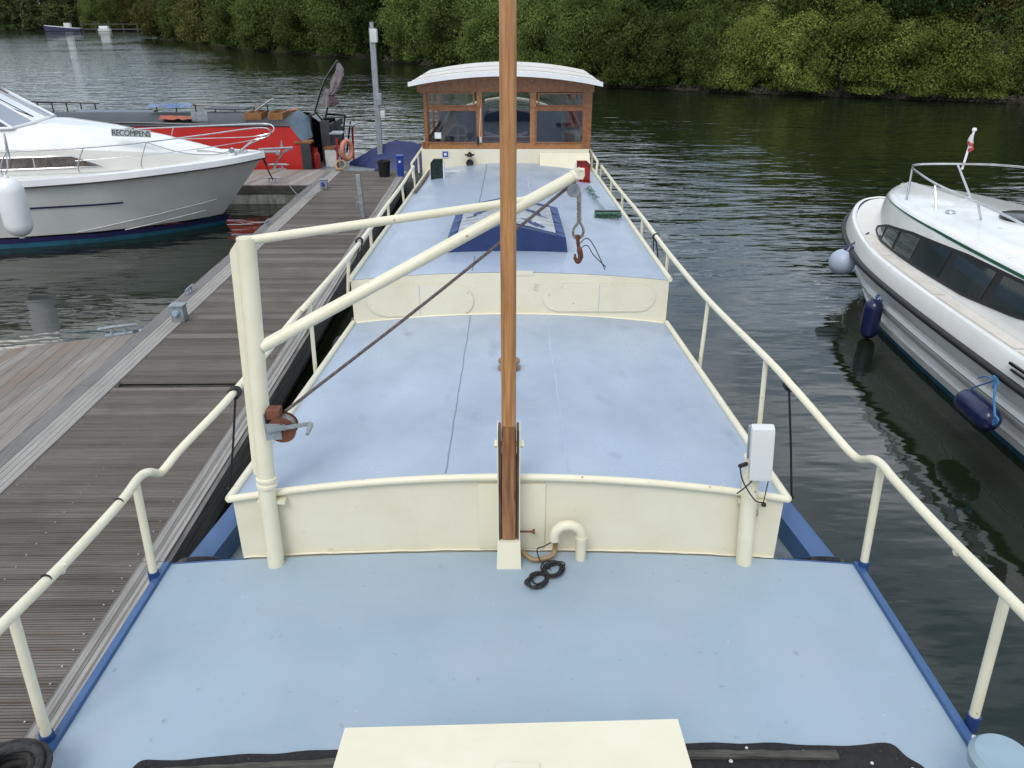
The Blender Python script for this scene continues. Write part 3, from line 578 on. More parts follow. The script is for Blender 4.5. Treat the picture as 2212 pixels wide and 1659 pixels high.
def house(name, y0, zs0, zc0, y1, zs1, zc1, zb0, zb1, ny=12, hw0=HW, hw1=HW):
    mb = MB(); secs = []
    for i in range(ny+1):
        k = i/ny; y = y0+(y1-y0)*k; zs = zs0+(zs1-zs0)*k; zc = zc0+(zc1-zc0)*k; hw = hw0+(hw1-hw0)*k; secs.append([(XO+x*(hw-.004), y, camber(x, 1, zs, zc)) for x in XS])
    mb.loft(secs); r = build(name+'_top', mb, 'roof', barge)
    mb = MB(); e = .02
    mb.loft([[(XO+x*hw0, y0, camber(x, 1, zs0, zc0)-.003) for x in XS], [(XO+x*hw0, y0, zb0) for x in XS]], False)
    for s_ in (-1, 1): mb.loft([[(XO+s_*hw0, y0, zs0-.003), (XO+s_*hw1, y1, zs1-.003)], [(XO+s_*hw0, y0, zb0), (XO+s_*hw1, y1, zb1)]], False)
    return r, build(name+'_wall', mb, 'cream', barge)
r1, w1 = house('forward_coachroof', 3.585, 1.70, 1.84, 7.12, 1.405, 1.50, 1.0, .7)
r2, w2 = house('main_coachroof', 7.10, 1.845, 1.925, 14.8, 1.56, 1.69, 1.35, .7, 16)
# edge mouldings
mb = MB(); mb.tube([(XO+x*1.545, 3.575, camber(x, 1, 1.705, 1.848)) for x in XS], .021, 10)
for s_ in (-1, 1): mb.tube([(XO+s_*1.545, 3.575, 1.705), (XO+s_*1.54, 7.09, 1.415)], .024, 10)
build('edge_moulding', mb, 'creamtube', barge)
mb = MB()
for s_ in (-1, 1): mb.tube([(XO+s_*1.535, 7.09, 1.855), (XO+s_*1.535, 14.8, 1.575)], .024, 10)
build('edge_moulding', mb, 'creamtube', barge)
# fillet welds at the wall feet, doubler plate behind the mast
mb = MB(); mb.tube([(XO+x*1.52, 3.578, fz(x*1.52)+.001+random.uniform(-.003, .003)) for x in np.linspace(-1, 1, 60)], .007, 6); build('weld_bead', mb, 'cream', barge); mb = MB(); mb.tube([(XO+x*1.51, 7.092, camber(x, 1, 1.41, 1.505)+.002) for x in np.linspace(-1, 1, 40)], .012, 6); build('weld_bead', mb, 'cream', barge)
mb = MB(); mb.box(-.185, .185, 3.573, 3.5845, 1.36, 1.805, None, .002); build('doubler_plate', mb, 'cream', barge)
# roof seams
def seam(u0, v0, u1, v1, zf, m, wd=.007, seed=0):
    mb = MB(); k = 26; r = random.Random(seed); P = []
    for i in range(k+1):
        q = i/k; u = u0+(u1-u0)*q; v = v0+(v1-v0)*q; z = 1.6
        for _ in range(5): p = Pz(u, v, z); z = zf(p.x, p.y)
        P.append(Vector((p.x+r.uniform(-.003, .003), p.y, z+.0015)))
    mb.loft([[p-Vector((wd, 0, 0)), p+Vector((wd, 0, 0))] for p in P], False); build('roof_seam', mb, m, barge)
def zr1(x, y): k = (y-3.585)/3.535; return camber((x-XO)/HW, 1, 1.70+(1.405-1.70)*k, 1.84+(1.50-1.84)*k)
def zr2(x, y): k = (y-7.10)/7.7; return camber((x-XO)/HW, 1, 1.845+(1.56-1.845)*k, 1.925+(1.69-1.925)*k)
seam(963, 1022, 1017, 681, zr1, 'seam', .0035, 1); seam(1228, 1018, 1180, 684, zr1, 'seam_pale', .005, 2)
seam(1020, 585, 1026, 553, zr2, 'seam', .007, 3); seam(1035, 440, 1052, 356, zr2, 'seam', .009, 4); seam(1148, 436, 1138, 378, zr2, 'seam_pale', .008, 5)
# bolted oval plates and the raised letter on the second wall
def yp(u, v): return Py(u, v, 7.09)
def oval(u0, u1, v0, v1, nm):
    a, c = yp(u0, v0), yp(u1, v1); x0, x1 = a.x, c.x; z0, z1 = c.z, a.z; rr = (z1-z0)/2; P = []
    for cx_, s_ in ((x1-rr*1.2, 1), (x0+rr*1.2, -1)):
        for k in range(13): an = math.pi/2-math.pi*k/12 if s_ > 0 else -math.pi/2-math.pi*k/12; P.append((cx_+math.cos(an)*rr*1.2, z0+rr+math.sin(an)*rr))
    mb = MB(); n_ = len(P); mb.add([(x, 7.088, z) for x, z in P]+[(x, 7.094, z) for x, z in P], [tuple(range(n_))]+[(i, (i+1) % n_, n_+(i+1) % n_, n_+i) for i in range(n_)])
    o = build('oval_plate', mb, 'cream', barge)
    mb = MB(); cx_ = (x0+x1)/2; pts = []
    for i in range(n_):
        p, q = Vector(P[i]), Vector(P[(i+1) % n_]); k = max(1, int((q-p).length/.11)) if (q-p).length > .2 else 1
        if k == 1 and i % 3: continue
        for j in range(k): r_ = p.lerp(q, j/k); r_ = Vector((cx_, (z0+z1)/2))+(r_-Vector((cx_, (z0+z1)/2)))*(1-.06); pts.append(r_)
    for r_ in pts: mb.lathe([(0, 0), (.008, 0), (.006, .005), (0, .006)], (r_.x, 7.088, r_.y), (0, -1, 0), 8)
    build('bolt', mb, 'cream', o)
    mb = MB(); mb.box(cx_-.002, cx_+.002, 7.085, 7.0885, z0+.01, z1-.01); build('plate_joint', mb, 'seam_pale', o)
oval(788, 1024, 614, 684, 'l'); oval(1173, 1413, 613, 673, 'r')
p = yp(1157, 618); mb = MB(); mt = Matrix.Translation((p.x, 7.09, p.z)) @ Matrix.Rotation(R(12), 4, 'Y')
mb.box(-.018, -.010, -.006, .0, -.03, .03, mt)
for z_ in (-.03, -.004, .022): mb.box(-.010, .02, -.006, 0, z_, z_+.008, mt)
build('raised_letter', mb, 'cream', barge)
mb = MB(); mb.box(XO-.06, XO+.22, 7.093, 7.102, 1.895, 1.938); build('patch_plate', mb, 'cream', barge)
# mast and tabernacle
tb = MB(); MXC = -.017
for s_ in (-1, 1): tb.box(MXC+s_*.0575-.003, MXC+s_*.0575+.003, 3.455, 3.572, fz(0), 2.20, None, .002)
tb.box(MXC-.062, MXC+.062, 3.565, 3.572, fz(0), 2.0)
tb.loft([[(MXC-.068, 3.40, fz(0)-.01), (MXC+.068, 3.40, fz(0)-.01), (MXC+.068, 3.55, fz(0)-.01), (MXC-.068, 3.55, fz(0)-.01)], [(MXC-.062, 3.44, fz(0)+.15), (MXC+.062, 3.44, fz(0)+.15), (MXC+.062, 3.55, fz(0)+.15), (MXC-.062, 3.55, fz(0)+.15)]], False, True, True, True)
tab = build('tabernacle', tb, 'cream', barge)
mb = MB(); mb.tube([(MXC-.075, 3.5, 2.10), (MXC+.078, 3.5, 2.10)], .013, 8); mb.tube([(MXC-.074, 3.5, 2.10), (MXC-.06, 3.5, 2.10)], .022, 6); mb.tube([(MXC+.06, 3.5, 2.10), (MXC+.078, 3.5, 2.10)], .022, 6); build('pivot_bolt', mb, 'creamtube', tab)
mb = MB(); mb.box(MXC-.0535, MXC-.041, 3.462, 3.55, fz(0)+.16, 2.20, None, .002)
build('timber_cheek', mb, mat('dark_cheek_wood', (.06, .025, .015), (.12, .08, .05), .6, 6, stretch=(10, 10, 1)), tab)
mb = MB(); mb.box(MXC+.041, MXC+.0535, 3.462, 3.55, fz(0)+.16, 2.20, None, .002); build('timber_cheek', mb, mat('dark_cheek', (.06, .025, .015), (.12, .08, .05), .6, 6, stretch=(10, 10, 1)), tab)
mb = MB(); secs = []
for z_, sq, r_ in ((fz(0)+.16, 1, .0395), (2.0, 1, .0395), (2.12, .8, .0385), (2.22, .2, .0375), (2.3, 0, .038), (3.2, 0, .0375), (4.4, 0, .037), (6, 0, .036), (9.5, 0, .03)):
    q = []
    for j in range(24):
        a = 2*math.pi*j/24; c_, s_ = math.cos(a), math.sin(a); k = 1/max(abs(c_), abs(s_)); f_ = (1-sq)+sq*min(k, 1.3); q.append((MXC+c_*r_*f_, 3.50+s_*r_*f_, z_))
    secs.append(q)
mb.loft(secs[3:], True, True, True, True); mst = build('mast', mb, 'mast', barge); mb = MB(); mb.loft(secs[:4], True, True, True, True); build('mast_heel', mb, 'heel', mst)
mb = MB(); mb.lathe([(0, 0), (.006, 0), (.006, .075), (.014, .077), (.014, .09), (0, .09)], (MXC+.055, 3.53, 1.52), (1, 0, 0), 8); build('steel_pin', mb, 'rust', tab)
# gooseneck vent, hose
bx, by = .385, 3.50
mb = MB(); arc = [(bx, by, fz(bx)-.01), (bx, by, 1.50)]+[(bx-.075+.075*math.cos(a), by, 1.51+.075*math.sin(a)) for a in np.linspace(.1, math.pi, 12)]+[(bx-.15, by, 1.485)]
mb.tube(arc, .029, 14); mb.lathe([(.033, 0), (.033, .02)], (bx, by, 1.49)); build('gooseneck_vent', mb, 'cream', barge)
mb = MB(); mb.tube(spl([(bx-.145, by, 1.50), (bx-.145, by, 1.42), (bx-.17, by-.03, fz(.2)+.035), (.12, 3.46, fz(.1)+.02), (.055, 3.51, fz(0)+.04)], 8), .014, 10)
tag(build('water_hose', mb, 'hose'), 'short brown hose running from the gooseneck vent to the mast foot', 'hose')
# cable coil
mb = MB(); c0 = Pz(1177, 1250, 1.35)
random.seed(3)
for k in range(14):
    sg = 1 if k % 2 else -1; a0 = R(42)+random.uniform(-.22, .22); L_ = random.uniform(.09, .13); W_ = random.uniform(.03, .058); P = []
    for j in range(20):
        q = 2*math.pi*j/20; lx = sg*(L_*.5-L_*.5*math.cos(q)); ly = W_*math.sin(q); x = lx*math.cos(a0)-ly*math.sin(a0); y = lx*math.sin(a0)*1.15+ly*math.cos(a0); P.append((c0.x+x, c0.y+y, fz(c0.x)+.006+.004*(k/2)+.004*math.sin(q*2+k)))
    mb.tube(P, .0042, 6, closed=True)
mb.tube([(c0.x-.015, c0.y+.02, fz(0)+.035), (c0.x, c0.y, fz(0)+.05), (c0.x+.02, c0.y-.01, fz(0)+.03), (c0.x+.015, c0.y-.02, fz(0)+.01)], .006, 6)
mb.tube(spl([(c0.x+.03, c0.y+.03, fz(0)+.03), (c0.x-.02, c0.y+.10, fz(0)+.03), (c0.x-.04, 3.46, fz(0)+.09), (.18, 3.49, 1.45), (bx-.155, by-.012, 1.485)], 8), .0035, 6)
tag(build('cable_coil', mb, 'black'), 'black cable wound in a figure of eight on the foredeck', 'cable')
# corner posts of the derrick and antenna (welded to the forward wall)
mb = MB(); P0 = Vector((-1.335, 3.50, 1.28)); P1 = Py(574, 1042, 3.54); mb.tube([P0, P1], .046, 18); mb.box(P0.x-.07, P0.x+.075, 3.52, 3.60, 1.285, 1.305); mb.box(P1.x-.06, P1.x+.09, 3.53, 3.58, 1.70, 1.72); build('derrick_socket', mb, 'creamtube', barge)
A0 = Pz(1599, 1210, 1.285); A1 = Py(1626, 985, 3.53)
mb = MB(); mb.tube([(A0.x, 3.515, 1.28), A1], .044, 18); mb.box(A0.x-.08, A0.x+.08, 3.50, 3.60, 1.285, 1.30); mb.box(A0.x-.07, A0.x+.08, 3.54, 3.58, 1.70, 1.715); build('antenna_post', mb, 'creamtube', barge)
# the vent pod with brass collar behind the mast
z_ = zr1(0, 5.4); p = Pz(1100, 795, z_); vt = MB(); vt.lathe([(.0, 0), (.085, 0), (.09, .012), (.06, .02), (.05, .05), (.085, .06), (.085, .07), (.05, .095), (0, .1)], (p.x, p.y, z_-.003)); build('mushroom_vent', vt, mat('bronze', (.30, .20, .11), (.22, .15, .1), .35, 8, metal=.6), barge)
# railings
def railing(sg):
    s = -1 if sg < 0 else 1
    if s > 0: near = [(2290, 1410), (2150, 1262), (2040, 1152), (1935, 1040)]; bend = [(1905, 1004), (1885, 992), (1862, 993)]
    else: near = [(-80, 1430), (30, 1325), (150, 1205), (262, 1083)]; bend = [(300, 1032), (322, 1020), (345, 1022)]
    P = [Px(u, v, 1.955*s) for u, v in near]
    P[0] = P[1]*2-P[2]
    q = [Py(bend[0][0], bend[0][1], 3.50), Py(bend[1][0], bend[1][1], 3.58), Py(bend[2][0], bend[2][1], 3.70)]
    low = [(1845, 985), (1812, 950), (1715, 838), (1655, 773), (1530, 648), (1443, 545), (1388, 470), (1345, 418), (1321, 388), (1299, 358)] if s > 0 else [(362, 1005), (395, 965), (507, 846), (640, 682), (668, 652), (758, 548), (800, 494), (838, 440), (868, 400), (893, 360)]
    xs = [1.945, 1.90, 1.76, 1.68, 1.61, 1.60, 1.60, 1.61, 1.63, 1.65]
    T = [Px(u, v, x*s) for (u, v), x in zip(low, xs)]
    path = P+q+T
    mb = MB(); mb.tube(spl(path, 5), .0235, 12); rl = build('railing', mb, 'creamtube', barge)
    # posts: (top u,v,X) (bottom u,v,X)
    tops = ([(2172, 1290), (2100, 1560)], [(1903, 1012), (1864, 1225)]) if s > 0 else ([(28, 1332), (105, 1600)], [(292, 1040), (334, 1248)])
    for (a, c) in tops:
        bt = Pz(c[0], c[1], 1.27); tp_ = Py(a[0], a[1], bt.y+.02); mb = MB(); mb.tube([bt+Vector((0, 0, .02)), tp_], .022, 12); po = build('rail_post', mb, 'creamtube', rl)
        mb = MB(); mb.tube([bt-Vector((0, 0, .04)), bt+Vector((0, 0, .045))], .030, 12); build('post_foot', mb, 'navy2', barge)
    feet = [(1655, 773, 1.68, 1640, 925), (1530, 650, 1.61, 1512, 787), (1443, 547, 1.60, 1436, 612), (1388, 470, 1.60, 1385, 518), (1345, 418, 1.61, 1343, 460), (1321, 388, 1.63, 1318, 427), (1299, 358, 1.65, 1295, 396)] if s > 0 else \
           [(668, 652, 1.61, 681, 796), (753, 555, 1.60, 752, 625), (800, 494, 1.60, 803, 545), (838, 440, 1.61, 840, 480), (868, 400, 1.63, 872, 432), (893, 362, 1.65, 896, 398)]
    for a, c, X, u2, v2 in feet:
        tp_ = Px(a, c, X*s); bt = Py(u2, v2, tp_.y); mb = MB(); mb.tube([bt+(bt-tp_)*.15, tp_], .017, 10); build('rail_post', mb, 'creamtube', rl)
    # wheelhouse-side grab rail
    g_ = [(1270, 317), (1291, 349), (1287, 382)] if s > 0 else [(914, 317), (889, 353), (893, 385)]
    Q = [Px(g_[0][0], g_[0][1], 1.62*s-.1*(s > 0)), Px(g_[1][0], g_[1][1], 1.62*s), None]; Q[0] = Py(g_[0][0], g_[0][1], 15.6); Q[1] = Py(g_[1][0], g_[1][1], 14.3); Q[2] = Py(g_[2][0], g_[2][1], 14.3)
    mb = MB(); mb.tube(Q, .022, 8); m2_ = Q[0].lerp(Q[1], .45); mb.tube([m2_, m2_-Vector((0, 0, .35))], .018, 8); build('grab_rail', mb, 'creamtube', barge)
    return rl
railing(-1); railing(1)
for u_, v_, X_ in ((133, 1232, -1.955), (2067, 1193, 1.955)):
    p = Px(u_, v_, X_); mb = MB(); mb.tube([p+Vector((-.02*(1 if X_ > 0 else -1), 0, .035)), p], .008, 8); mb.lathe([(0, -.018), (.012, -.014), (.018, 0), (.012, .014), (0, .018)], p, n=12); build('rail_peg', mb, 'creamtube', barge)
for uv in ((98, 1248), (255, 1082)):
    p = Px(uv[0]+2, uv[1]+2, -1.955); mb = MB(); d = Vector((0, 1, 0)); mb.tube([p-d*.0015, p+d*.0015], .0240, 14); build('rail_joint', mb, 'black', barge)
# lashings and hanging cords on the rails (black)
def lashing(u, v, X, ub, vb, label, dbl=True, yb=None):
    p = Px(u, v, X); mb = MB(); 
    for k in (-.018, -.006, .006, .018):
        P = [(p.x+.033*math.cos(a), p.y+k+.006*math.sin(a*2), p.z+.033*math.sin(a)) for a in np.linspace(0, 2*math.pi, 13)[:-1]]; mb.tube(P, .008, 6, closed=True)
    q = Py(ub, vb, p.y+.03); mb.tube([p+Vector((0, 0, -.03)), p.lerp(q, .5)+Vector((.004, .01, 0)), q], .0075, 6)
    if dbl: mb.tube([p+Vector((-.02 if X > 0 else .02, .03, -.03)), q+Vector((-.05 if X > 0 else .05, .08, .02))], .0065, 6)
    else: mb.lathe([(0, 0), (.012, .004), (.014, .03), (0, .04)], q, n=8)
    return tag(build('hanging_cord', mb, 'black'), label, 'cord')
lashing(507, 848, -1.76, 496, 1062, 'black cord hanging from the rail left of the derrick post', False)
lashing(1706, 832, 1.76, 1710, 1078, 'long black cord hanging from the starboard-side rail above the blue gunwale', False)
lashing(1417, 512, 1.60, 1422, 570, 'black cord looped over the right-hand rail level with the blue skylight')
lashing(776, 521, -1.60, 766, 585, 'black cord looped over the left-hand rail beside the second coachroof')
# ---- wheelhouse
WX = -.115; WY = 14.8
def wq(u, v, dy=0): return Py(u, v, WY+dy)
wh = MB(); x0, x1 = wq(913, 300).x, wq(1275, 300).x; zb = wq(1100, 322).z; zt = wq(1100, 192).z
panes = [(927.4, 1021.8, 202.4, 227), (927, 1028, 239, 307), (1043.5, 1145, 199, 307), (1165, 1259, 203.5, 227), (1158.5, 1260, 239, 307)]
WB = 18.1
wall = thing
fr = MB()
def fbar(u0, u1, v0, v1, yf=0, th=.06, tgt=None):
    a, c = wq(u0, v0), wq(u1, v1); (tgt or fr).box(a.x, c.x, WY+yf, WY+yf+th, c.z, a.z)
fbar(913, 926, 199.2, 322); fbar(1261, 1275, 199.2, 322)            # corner posts
XS2 = np.linspace(-1, 1, 15)
zt0 = 3.085; ztc = 3.24
fr.loft([[(WX+x*1.60, WY+yy, (camber(x, 1, zt0, ztc) if up else wq(1100, 199).z)) for x in XS2] for yy, up in ((-.004, 0), (-.004, 1), (.064, 1), (.064, 0), (-.004, 0))], False)
fbar(926.2, 1042.8, 230, 236, .002, .055)
fbar(1146, 1260.8, 230, 236, .002, .055); whb = build('wheelhouse', fr, 'mahog', barge)
fr = MB(); fbar(926.2, 1260.8, 309, 322, .004, .055); fbar(1029, 1042.8, 199.5, 308.8, .003, .055); fbar(1145.6, 1157.5, 199.5, 308.8, .003, .055); build('lower_frame', fr, 'mahog2', whb)
for (u0, u1, v0, v1) in (panes[0], panes[3], panes[1], panes[4]):
    fr = MB()
    for (a, b_, c, d) in ((u0-3.5, u1+3.5, v0-3, v0), (u0-3.5, u1+3.5, v1, v1+2.5), (u0-3.5, u0, v0, v1), (u1, u1+3.5, v0, v1)): fbar(a, b_, c, d, -.014, .05)
    build('window_frame', fr, 'mahog', whb)
# sides and back
fr = MB(); xl, xr = WX-1.56, WX+1.53
for xs_ in (xl, xr-.05):
    fr.box(xs_, xs_+.05, WY+.062, WB, zb-.45, zb+.12); fr.box(xs_, xs_+.05, WY+.062, WB, zt-.08, 3.09)
    for y_ in (15.9, 17.0): fr.box(xs_+.002, xs_+.048, y_-.05, y_+.05, zb+.12, zt-.08)
fr.box(xl, xr, WB, WB+.05, 1.25, zb+.35); fr.box(xl, xr, WB, WB+.05, zt-.1, 3.05)
for x_ in (xl, WX-.62, WX+.5, xr-.13): fr.box(x_, x_+.13, WB+.002, WB+.048, zb+.35, zt-.1)
build('rear_frame', fr, 'mahog', whb)
fr = MB(); fr.box(xl+.051, xr-.051, WB-.03, WB-.002, 1.25, zb+.33); fr.box(xl+.051, xr-.051, WY+.5, WB-.03, 1.2, 1.25); build('interior_lining', fr, 'intblue', whb)
mb = MB(); mb.tube([(WX+x*1.0, WB+.9, camber(x, 1, zb+.32, zb+.52)) for x in XS2], .045, 8); build('stern_rail', mb, 'creamtube', barge)
for (u0, u1, v0, v1) in panes:
    a, c = wq(u0, v0), wq(u1, v1); mb = MB(); mb.box(a.x-.01, c.x+.01, WY+.018, WY+.024, c.z-.01, a.z+.01); build('window_pane', mb, 'glass', whb)
# cream front wall below
mb = MB(); mb.loft([[(WX+x*1.545, WY-.005, zb) for x in XS2], [(WX+x*1.545, WY-.005, 1.4) for x in XS2]], False); mb.box(xl-.01, xl+.04, WY+.0, WB, 1.0, zb-.002); mb.box(xr-.04, xr+.01, WY+.0, WB, 1.0, zb-.002); build('wheelhouse_base', mb, 'cream', barge)
mb = MB(); a = wq(1166, 330); c = wq(1272, 360); mb.loft([[(a.x, WY-.01, a.z), (a.x, WY-.30, 1.64), (a.x, WY-.30, 1.5), (a.x, WY-.01, 1.5)], [(c.x, WY-.01, a.z), (c.x, WY-.30, 1.62), (c.x, WY-.30, 1.5), (c.x, WY-.01, 1.5)]], False, True, True, True); build('vent_box', mb, 'cream', barge)
# roof: layered, cambered, with raised transverse bands
def rsec(y, dz, hw=1.70): return [(WX+x*hw, y, camber(x, 1, 3.075, 3.245)+dz) for x in XS2]
mb = MB(); 
def slab(mb, y0, y1, d0, d1, hw=1.70):
    mb.loft([rsec(y0, d0, hw), rsec(y0, d1, hw), rsec(y1, d1, hw), rsec(y1, d0, hw), rsec(y0, d0, hw)], False)
    for s_ in (-1, 1):
        zz_ = 3.075; x = WX+s_*hw; mb.add([(x, y0, zz_+d0), (x, y1, zz_+d0), (x, y1, zz_+d1), (x, y0, zz_+d1)], [(0, 1, 2, 3)])
slab(mb, 14.45, 18.45, -.012, .035); rf = build('wheelhouse_roof', mb, 'roofgrey', barge)
mb = MB(); slab(mb, 14.43, 14.50, -.025, .048, 1.712); build('fascia_board', mb, 'white', rf)
for ya_ in (15.0, 16.3, 17.6):
    mb = MB(); slab(mb, ya_, ya_+.06, .03, .041, 1.701); build('roof_seam', mb, 'white', rf)
for ya_ in (15.25, 16.6):
    mb = MB(); slab(mb, ya_, ya_+.035, .03, .038, 1.7005); build('roof_seam', mb, 'dkroof', rf)
# in the wheelhouse: flag cushion, seat, wheel, sign, jar lid
fl = thing('flag_cushion', 'union flag cushion standing behind the middle wheelhouse window', 'cushion', (WX, 15.05, 2.0))
a, c = Py(1040, 283, 15.05), Py(1144, 306, 15.05); fx0, fx1, fz0, fz1 = a.x, c.x, c.z-.1, a.z
mb = MB(); mb.box(fx0, fx1, 15.05, 15.12, fz0, fz1, None, .01); build('cushion', mb, mat('flag_blue', (.04, .045, .10), rough=.8), fl)
def strip(p, q, wd, y_, m_, nm):
    mb = MB(); mb.bar((p[0], y_, p[1]), (q[0], y_, q[1]), .003, wd, (0, 1, 0) if 0 else (0, 0, 1)); build(nm, mb, m_, fl)
fw = mat('flag_white', (.52, .47, .46), rough=.8); frd = mat('flag_red', (.22, .06, .07), rough=.8)
for p_, q_ in (((fx0+.04, fz0+.02), (fx1-.04, fz1-.02)), ((fx0+.04, fz1-.02), (fx1-.04, fz0+.02))): strip(p_, q_, .05, 15.045, fw, 'flag_diagonal'); strip(p_, q_, .016, 15.042, frd, 'flag_diagonal')
xm, zm = (fx0+fx1)/2, (fz0+fz1)/2
mb = MB(); mb.box(xm-.07, xm+.07, 15.036, 15.040, fz0, fz1); mb.box(fx0, fx1, 15.036, 15.040, zm-.06, zm+.06); build('flag_cross', mb, fw, fl)
mb = MB(); mb.box(xm-.04, xm+.04, 15.031, 15.035, fz0, fz1); mb.box(fx0, fx1, 15.031, 15.035, zm-.035, zm+.035); build('flag_cross', mb, frd, fl)
st = thing('helm_seat', 'grey helm seat with a red cushion behind the right wheelhouse window', 'seat', (1.2, 16, 1.3))
a = Py(1240, 270, 15.9); mb = MB(); mb.box(a.x-.22, a.x+.22, 15.7, 16.15, a.z-.42, a.z-.1, None, .05); mb.box(a.x-.24, a.x+.2, 16.08, 16.22, a.z-.1, a.z+.45, None, .05); build('seat', mb, mat('seat_grey', (.30, .28, .25), rough=.8), st)
mb = MB(); mb.box(a.x-.14, a.x+.16, 15.96, 16.08, a.z-.06, a.z+.36, None, .04); build('cushion', mb, mat('seat_red', (.30, .03, .04), rough=.6), st)
a = Py(990, 292, 15.6); mb = MB(); P = [(a.x+.19*math.cos(q), 15.55, a.z+.19*math.sin(q)) for q in np.linspace(0, 2*math.pi, 25)[:-1]]; mb.tube(P, .03, 6, closed=True); mb.tube([(a.x-.25, 15.55, a.z), (a.x+.25, 15.55, a.z)], .02, 6); mb.tube([(a.x, 15.55, a.z-.25), (a.x, 15.55, a.z+.25)], .02, 6); hw_ = build('steering_wheel', mb, 'rope2'); tag(hw_, 'pale steering wheel behind the left wheelhouse window', 'wheel')
mb = MB(); secs = []
for q in np.linspace(0, 1, 7): secs.append([(a.x-.1+r_*math.cos(t_)*(1-.6*q)*.3, 15.75+.1*math.sin(t_), a.z-.2+q*.6) for t_ in np.linspace(0, 2*math.pi, 9)[:-1] for r_ in (1,)])
mb.loft(secs, True, True, True, True); tag(build('covered_instrument', mb, 'greycloth'), 'bundle of brown cloth piled behind the steering wheel', 'cloth')
a, c = wq(1012, 201), wq(1030, 307)
p = wq(1025, 294, -.03); mb = MB(); mb.lathe([(0, 0), (.06, 0), (.06, .02), (0, .02)], (wq(1015, 294).x, WY+.01, p.z), (0, -1, 0), 16); build('window_vent', mb, 'blackgl', whb)
p = wq(946, 293, 0); mb = MB(); mb.box(p.x-.06, p.x+.06, WY+.01, WY+.014, p.z-.055, p.z+.055); build('notice', mb, 'white', whb)
p = wq(1036, 300); mb = MB(); mb.box(p.x-.05, p.x-.015, WY-.05, WY-.01, p.z-.10, p.z+.05, None, .008); build('wiper_motor', mb, 'blackgl', whb); mb = MB(); mb.box(p.x+.0, p.x+.04, WY-.05, WY-.01, p.z-.06, p.z+.04, None, .008); mb.tube([(p.x, WY-.03, p.z), (p.x+.03, WY-.03, p.z+.55)], .006, 6); build('wiper_arm', mb, 'lamp', whb)
# on the cream front wall: blue emblem, horn, red and green sidelight screens
p = wq(962, 333, -.01); mb = MB(); mb.box(p.x-.07, p.x+.07, WY-.02, WY-.006, p.z-.065, p.z+.065); em = build('emblem_plate', mb, 'lamp', barge)
mb = MB(); mb.box(p.x-.05, p.x+.05, WY-.026, WY-.021, p.z-.05, p.z+.05); build('emblem', mb, 'bluebox', em); mb = MB(); mb.lathe([(0, 0), (.03, 0), (.03, .004), (0, .004)], (p.x, WY-.027, p.z), (0, -1, 0), 12); build('emblem_disc', mb, 'lamp', em)
p = wq(1015, 348, -.1); mb = MB(); mb.lathe([(0, 0), (.03, 0), (.035, .05), (.06, .12), (.07, .16), (.07, .17), (0, .14)], (p.x, WY-.01, p.z), (0, -1, -.15), 16); mb.lathe([(0, 0), (.05, .0), (.06, .03), (.03, .07), (0, .09)], (p.x, WY-.10, p.z+.08), n=12); mb.box(p.x-.09, p.x+.09, WY-.13, WY-.09, p.z+.10, p.z+.13, None, .01); build('horn', mb, 'blackgl', barge)
def lightbox(u0, u1, v0, v1, m_, nm, s_):
    yb = 13.5
    for _ in range(6): b_ = Pz((u0+u1)/2, v1, zr2(Py(u0, v1, yb).x, yb)); yb = b_.y
    a, c = Py(u0, v0, yb), Py(u1, v1, yb); mb = MB(); w_ = c.x-a.x
    prof = [(a.x if s_ < 0 else c.x, c.z)]; 
    pts = [(0, 0), (w_, 0), (w_, a.z-c.z), (w_*.25, a.z-c.z), (0, (a.z-c.z)*.82)]
    if s_ > 0: pts = [(w_-x, z) for x, z in pts]
    n_ = len(pts); mb.add([(a.x+x, yb, c.z+z) for x, z in pts]+[(a.x+x, yb+.02, c.z+z) for x, z in pts], [tuple(range(n_)), tuple(range(n_, 2*n_))[::-1]]+[(i, (i+1) % n_, n_+(i+1) % n_, n_+i) for i in range(n_)])
    mb.add([(a.x+x, yb-.07, c.z+z) for x, z in pts]+[(a.x+x, yb, c.z+z) for x, z in pts], [(i, (i+1) % n_, n_+(i+1) % n_, n_+i) for i in range(n_)])
    mb.box(a.x-.01, c.x+.01, yb-.12, yb+.1, c.z-.012, c.z); o = build(nm, mb, m_, barge)
    mb = MB()
    for q in (.35, .6): mb.box(a.x+w_*.35, a.x+w_*.65, yb-.03, yb-.001, c.z+(a.z-c.z)*q-.03, c.z+(a.z-c.z)*q+.03, None, .008)
    build('lamp', mb, 'blackgl' if s_ < 0 else 'red', o)
    x = c.x+.002 if s_ < 0 else a.x-.022; mb = MB(); mb.box(x, x+.02, yb-.06, yb+.14, c.z, a.z-.06); build('screen_back', mb, 'white', o)
lightbox(930, 958, 343, 388, 'green', 'green_sidelight', -1); lightbox(1246, 1273, 347, 390, 'red', 'red_sidelight', 1)
p = Pz(985, 374, 1.66); mb = MB(); mb.bar((p.x-.12, p.y, 1.69), (p.x+.08, p.y+.02, 1.69), .07, .04, bev=.008); mb.tube([(p.x-.35, p.y+.08, 1.68), (p.x-.12, p.y, 1.685)], .01, 6); tag(build('hand_lamp', mb, 'lamp'), 'small white hand lamp lying beside the green sidelight', 'lamp')
mb = MB(); a, c = Pz(896, 420, 1.66), Pz(927, 370, 1.60); a.z = zr2(a.x, a.y)+.03; c.z = zr2(c.x, c.y)+.03; mb.tube(spl([a, a.lerp(c, .5)+Vector((.02, 0, 0)), c], 4), [.02]*8+[.015], 8); tag(build('boat_pole', mb, mat('pole_wood', (.22, .15, .11), (.12, .08, .06), .8, 6)), 'weathered brown pole lying along the left edge of the rear coachroof', 'pole')
